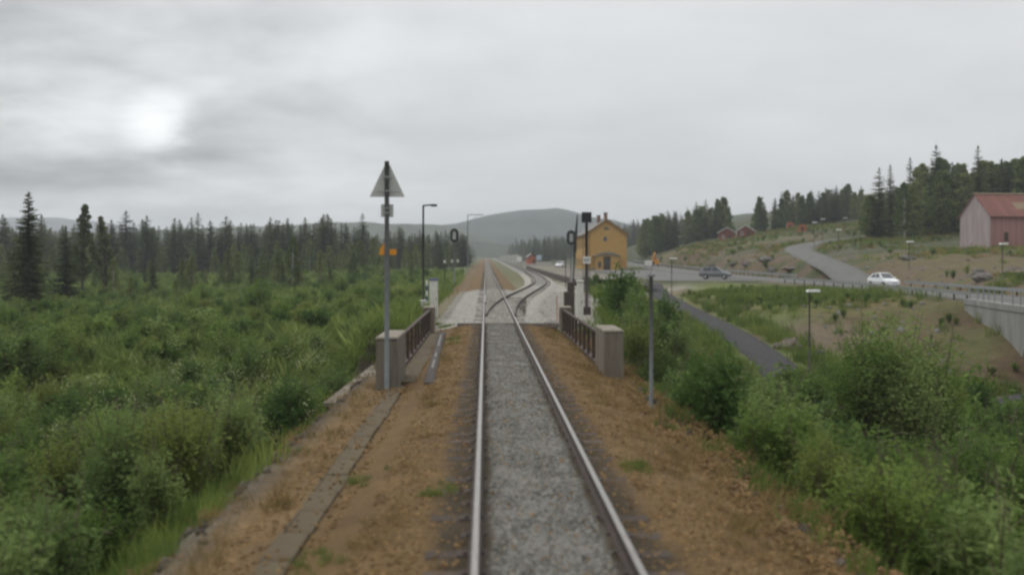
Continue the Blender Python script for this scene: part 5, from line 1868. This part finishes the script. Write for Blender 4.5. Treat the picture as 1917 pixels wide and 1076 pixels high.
# dry grass and weeds on the ballast shoulders
N_ = 700
y = 8 + 34 * nrg.uniform(0, 1, N_) ** 1.2
sd_ = nrg.uniform(0, 1, N_) < .5
x = np.where(sd_, nrg.uniform(-3.6, -1.0, N_), nrg.uniform(2.4, 4.4, N_))
k = ~((np.abs(x + 2.22) < .33) & (y < 42)) & (np.abs(x + 1.62) > .25) & ~((y > 23.2) & (np.abs(x + 2.5) < .4))
zz_ = np.where(np.abs(x - TC) < 3.1, np.interp(np.abs(x - TC), [0, 1.45, 1.9, 2.6, 3.2], [-.2, -.20, -.27, -.42, -.62]), -.5)
zz_ = np.maximum(zz_, np.minimum(ground(x, y), -.4))
zz_ = np.where((y > BR0 - 1.5) & (y < BR1 + 2) & (zz_ < -.5), -.5, zz_)
scatter('dry_grass', 'dry yellowish grass on the rusty ballast shoulders', np.stack([x, y, zz_], -1)[k], DRY, .5, 1.2)
W_ = []
for cx, cy, n_ in ((-.60, 12.0, 12), (-1.90, 13.5, 9), (-1.78, 9.8, 14), (2.15, 13.4, 12), (-1.2, 34, 10), (-1.3, 36, 14), (3.6, 18, 6), (-3.2, 16, 6), (-1.9, 44.5, 40), (-2.5, 47, 40)):
    a_ = nrg.normal(size=(n_, 2)) * np.array((.14, .22)) + (cx, cy)
    for q in a_:
        zq = float(np.interp(abs(q[0] - TC), [0, 1.45, 1.9, 2.6, 3.2], [-.2, -.20, -.27, -.42, -.5]))
        W_.append((q[0], q[1], zq))
scatter('weeds', 'small green weeds growing in the ballast', np.array(W_), HERB, .12, .26, .3)

# ballast stones
STN = {k_: [rock_mesh('stone', 500 + i, MT[k_], 1, .5) for i in range(5)] for k_ in ('gravel', 'gravel_new', 'gravel_rust')}


def bed_z(x, y):
    a = np.abs(x - TC)
    return np.interp(a, [0, .55, .68, .80, .90, 1.25, 1.45, 1.9, 2.6, 3.2], [-.135, -.135, -.172, -.172, -.178, -.182, -.19, -.27, -.42, -.5])


N_ = 24000
y = 7.5 + 36 * nrg.uniform(0, 1, N_) ** 1.5; x = TC + nrg.uniform(-.60, .60, N_) * (1 + .14 * pnoise(y * 0, y, 2.0, 47))
scatter('grey_ballast', 'grey ballast stones between the rails', np.stack([x, y, bed_z(x, y) - .020 + pnoise(x - TC, y, 2.2, 46) * .022 * (np.abs(x - TC) < .6)], -1), STN['gravel'] + STN['gravel_rust'][:1], .010, .036, 1.5, idx=np.where(nrg.uniform(0, 1, N_) < .06, 5, nrg.randint(0, 5, N_)))
N_ = 30000
y = 7.5 + 36 * nrg.uniform(0, 1, N_) ** 1.4
x = np.where(nrg.uniform(0, 1, N_) < .5, TC - nrg.uniform(.9, 3.6, N_), TC + nrg.uniform(.9, 3.7, N_))
on_lid = (np.abs(x + 2.22) < .30) & (y < 24)
k = ~(on_lid & (nrg.uniform(0, 1, N_) > .15 + .6 * smooth01(pnoise(x, y, 1.1, 77) * 2 - .3))) & ~((np.abs(x + 2.22) < .34) & (y >= 24) & (y < 42)) & (np.abs(x + 1.62) > .16) & ((np.abs(x - RL) > .35) | (y < 23.3)) & (nrg.uniform(0, 1, N_) < np.where(np.abs(x - TC) < 1.35, .45, 1))
k &= ~((np.abs(x - RR - .15) < .3) & (y > 25.8) & (y < 28.2))
scatter('rusty_ballast', 'rust brown ballast stones on the shoulders', np.stack([x, y, np.where(on_lid, -.41, bed_z(x, y) - .004)], -1)[k], STN['gravel_rust'], .014, .038, 1.5)
N_ = 34000
y = 43.2 + 52 * nrg.uniform(0, 1, N_) ** 1.3; x = nrg.uniform(-2.6, 10.4, N_)
k = x < yard_right(y) - .2
zz_ = np.maximum(np.maximum(bed_z(x, y) - .02, np.where(np.abs(x - siding_x(y)) < 2.2, np.interp(np.abs(x - siding_x(y)), [0, 1.3, 2.2], [-.185, -.22, -.5]), -.5)), -.5)
scatter('pale_ballast', 'pale new ballast stones round the switch', np.stack([x, y, zz_], -1)[k], STN['gravel_new'], .022, .055, 1.5)
# rubble along the edges of the embankment
N_ = 420
y = 7 + 36 * nrg.uniform(0, 1, N_) ** 1.2
sd_ = nrg.uniform(0, 1, N_) < .5
x = np.where(sd_, -3.3 - nrg.exponential(.6, N_), 3.8 + nrg.exponential(.75, N_))
k = (y < BR0 - 1.2) | (y > BR1 + 1)
scatter('edge_rubble', 'grey and brown rubble along the embankment edges', on_ground(x, y, .0)[k], [rock_mesh('rubble', 540 + i, MT['rubble'], 1, .3) for i in range(5)], .03, .12, 1.0)
# stones on the bank and hillside
x = np.concatenate([nrg.uniform(27, 39, 40), nrg.uniform(48, 66, 200)]); y = np.concatenate([nrg.uniform(62, 86, 40), nrg.uniform(84, 215, 200)])
k = free_mask(x, y, .1)
scatter('bank_stones', 'loose stones on the bare earth of bank and hillside', on_ground(x, y)[k], [rock_mesh('bank_stone', 560 + i, MT['rock'], 1, .3) for i in range(3)], .08, .35, 1.0)


# ------------------------------------------------------------------ hills
def hill(name, label, prof, D, depth, col, snow=None, seed=1):
    """prof: (x across, height) at distance D"""
    px = np.array([p_[0] for p_ in prof], float); pz = np.array([p_[1] for p_ in prof], float)
    xs = np.linspace(px[0], px[-1], 160)
    hz = np.interp(xs, px, pz)
    ker = np.hanning(9); ker /= ker.sum()
    hz = np.convolve(np.pad(hz, 4, 'edge'), ker, 'valid')
    vs_ = np.linspace(-1, 1, 41)
    X, V_ = np.meshgrid(xs, vs_)
    H = np.tile(hz, (41, 1))
    prof_v = np.cos(V_ * math.pi / 2) ** 1.3
    sc_ = 60.0 / max(hz.max(), 60)
    Z = H * prof_v * (1 + .05 * pnoise(X, V_ * depth, 9.0 / depth, seed)) + pnoise(X, V_ * depth, 40 / depth, seed + 1) * hz.max() * .006 - 15
    Y = D + V_ * depth
    c_ = np.zeros(X.shape + (3,)); c_[:] = col
    c_ *= (1 + .25 * pnoise(X, Y, 18 / depth, seed + 2))[..., None]
    if snow is not None:
        w_ = (smooth01((Z - snow) / 60) * smooth01((pnoise(X, Y, 30 / depth, seed + 3) + .4) * 2))[..., None]
        c_ = c_ * (1 - w_) + np.array((.75, .77, .8)) * w_
    o_ = link_mesh(name, np_mesh(name, np.stack([X, Y, Z], -1).reshape(-1, 3), grid_quads(160, 41), MT['hill'], c_.reshape(-1, 3)))
    return tag(o_, label, kind='structure')


def prof_at(D, pts):
    return [((px_ - 909) / 1750 * D, max(2.0, 2.8 + (486 - py_) / 1750 * D + 15)) for px_, py_ in pts]


hill('mountain', 'broad blue-grey mountain at the end of the valley',
     prof_at(1600, [(600, 480), (760, 440), (840, 417), (900, 406), (960, 398), (1005, 391), (1050, 391), (1090, 399), (1150, 416), (1220, 440), (1300, 460), (1400, 475)]), 1600, 330, (0.05, 0.06, 0.05), seed=71)
hill('forested_ridge', 'low forested ridge behind the left wood',
     prof_at(1450, [(-300, 450), (0, 438), (150, 436), (300, 432), (450, 424), (560, 420), (650, 416), (740, 418), (840, 424), (900, 440), (1000, 458), (1130, 470)]), 1450, 200, (0.05, 0.065, 0.035), seed=75)
hill('snowy_mountain', 'far mountain with snow patches at the left edge',
     prof_at(2700, [(-500, 430), (-200, 405), (-60, 402), (20, 409), (60, 412), (110, 405), (150, 411), (260, 428), (420, 450)]), 2700, 400, (0.07, 0.08, 0.085), snow=110, seed=78)
hill('valley_forest', 'dark forest floor closing the valley beyond the station',
     prof_at(1150, [(560, 456), (760, 450), (900, 454), (960, 458), (1060, 456), (1180, 446), (1330, 436), (1500, 425)]), 1150, 150, (0.04, 0.05, 0.028), seed=81)
hill('right_hill', 'hazy forested hill rising behind the right woods',
     prof_at(800, [(1180, 450), (1300, 425), (1370, 408), (1430, 400), (1500, 384), (1560, 371), (1620, 360), (1720, 345), (1850, 325), (2050, 300), (2400, 290)]), 800, 220, (0.05, 0.068, 0.036), seed=84)

# ------------------------------------------------------------------ damp air
hz_ = MB().box(-8500, 8500, -55, 8700, -16, 190).build('haze', [])
hm = bpy.data.materials.new('haze_air'); hm.use_nodes = True
hm.node_tree.nodes.clear()
pv = hm.node_tree.nodes.new('ShaderNodeVolumePrincipled')
pv.inputs['Color'].default_value = (0.90, 0.95, 1.0, 1)
pv.inputs['Density'].default_value = 0.00031
pv.inputs['Anisotropy'].default_value = 0.2
ho = hm.node_tree.nodes.new('ShaderNodeOutputMaterial')
hm.node_tree.links.new(pv.outputs[0], ho.inputs['Volume'])
hz_.data.materials.append(hm)
tag(hz_, 'thin grey damp haze over the whole valley', kind='stuff')
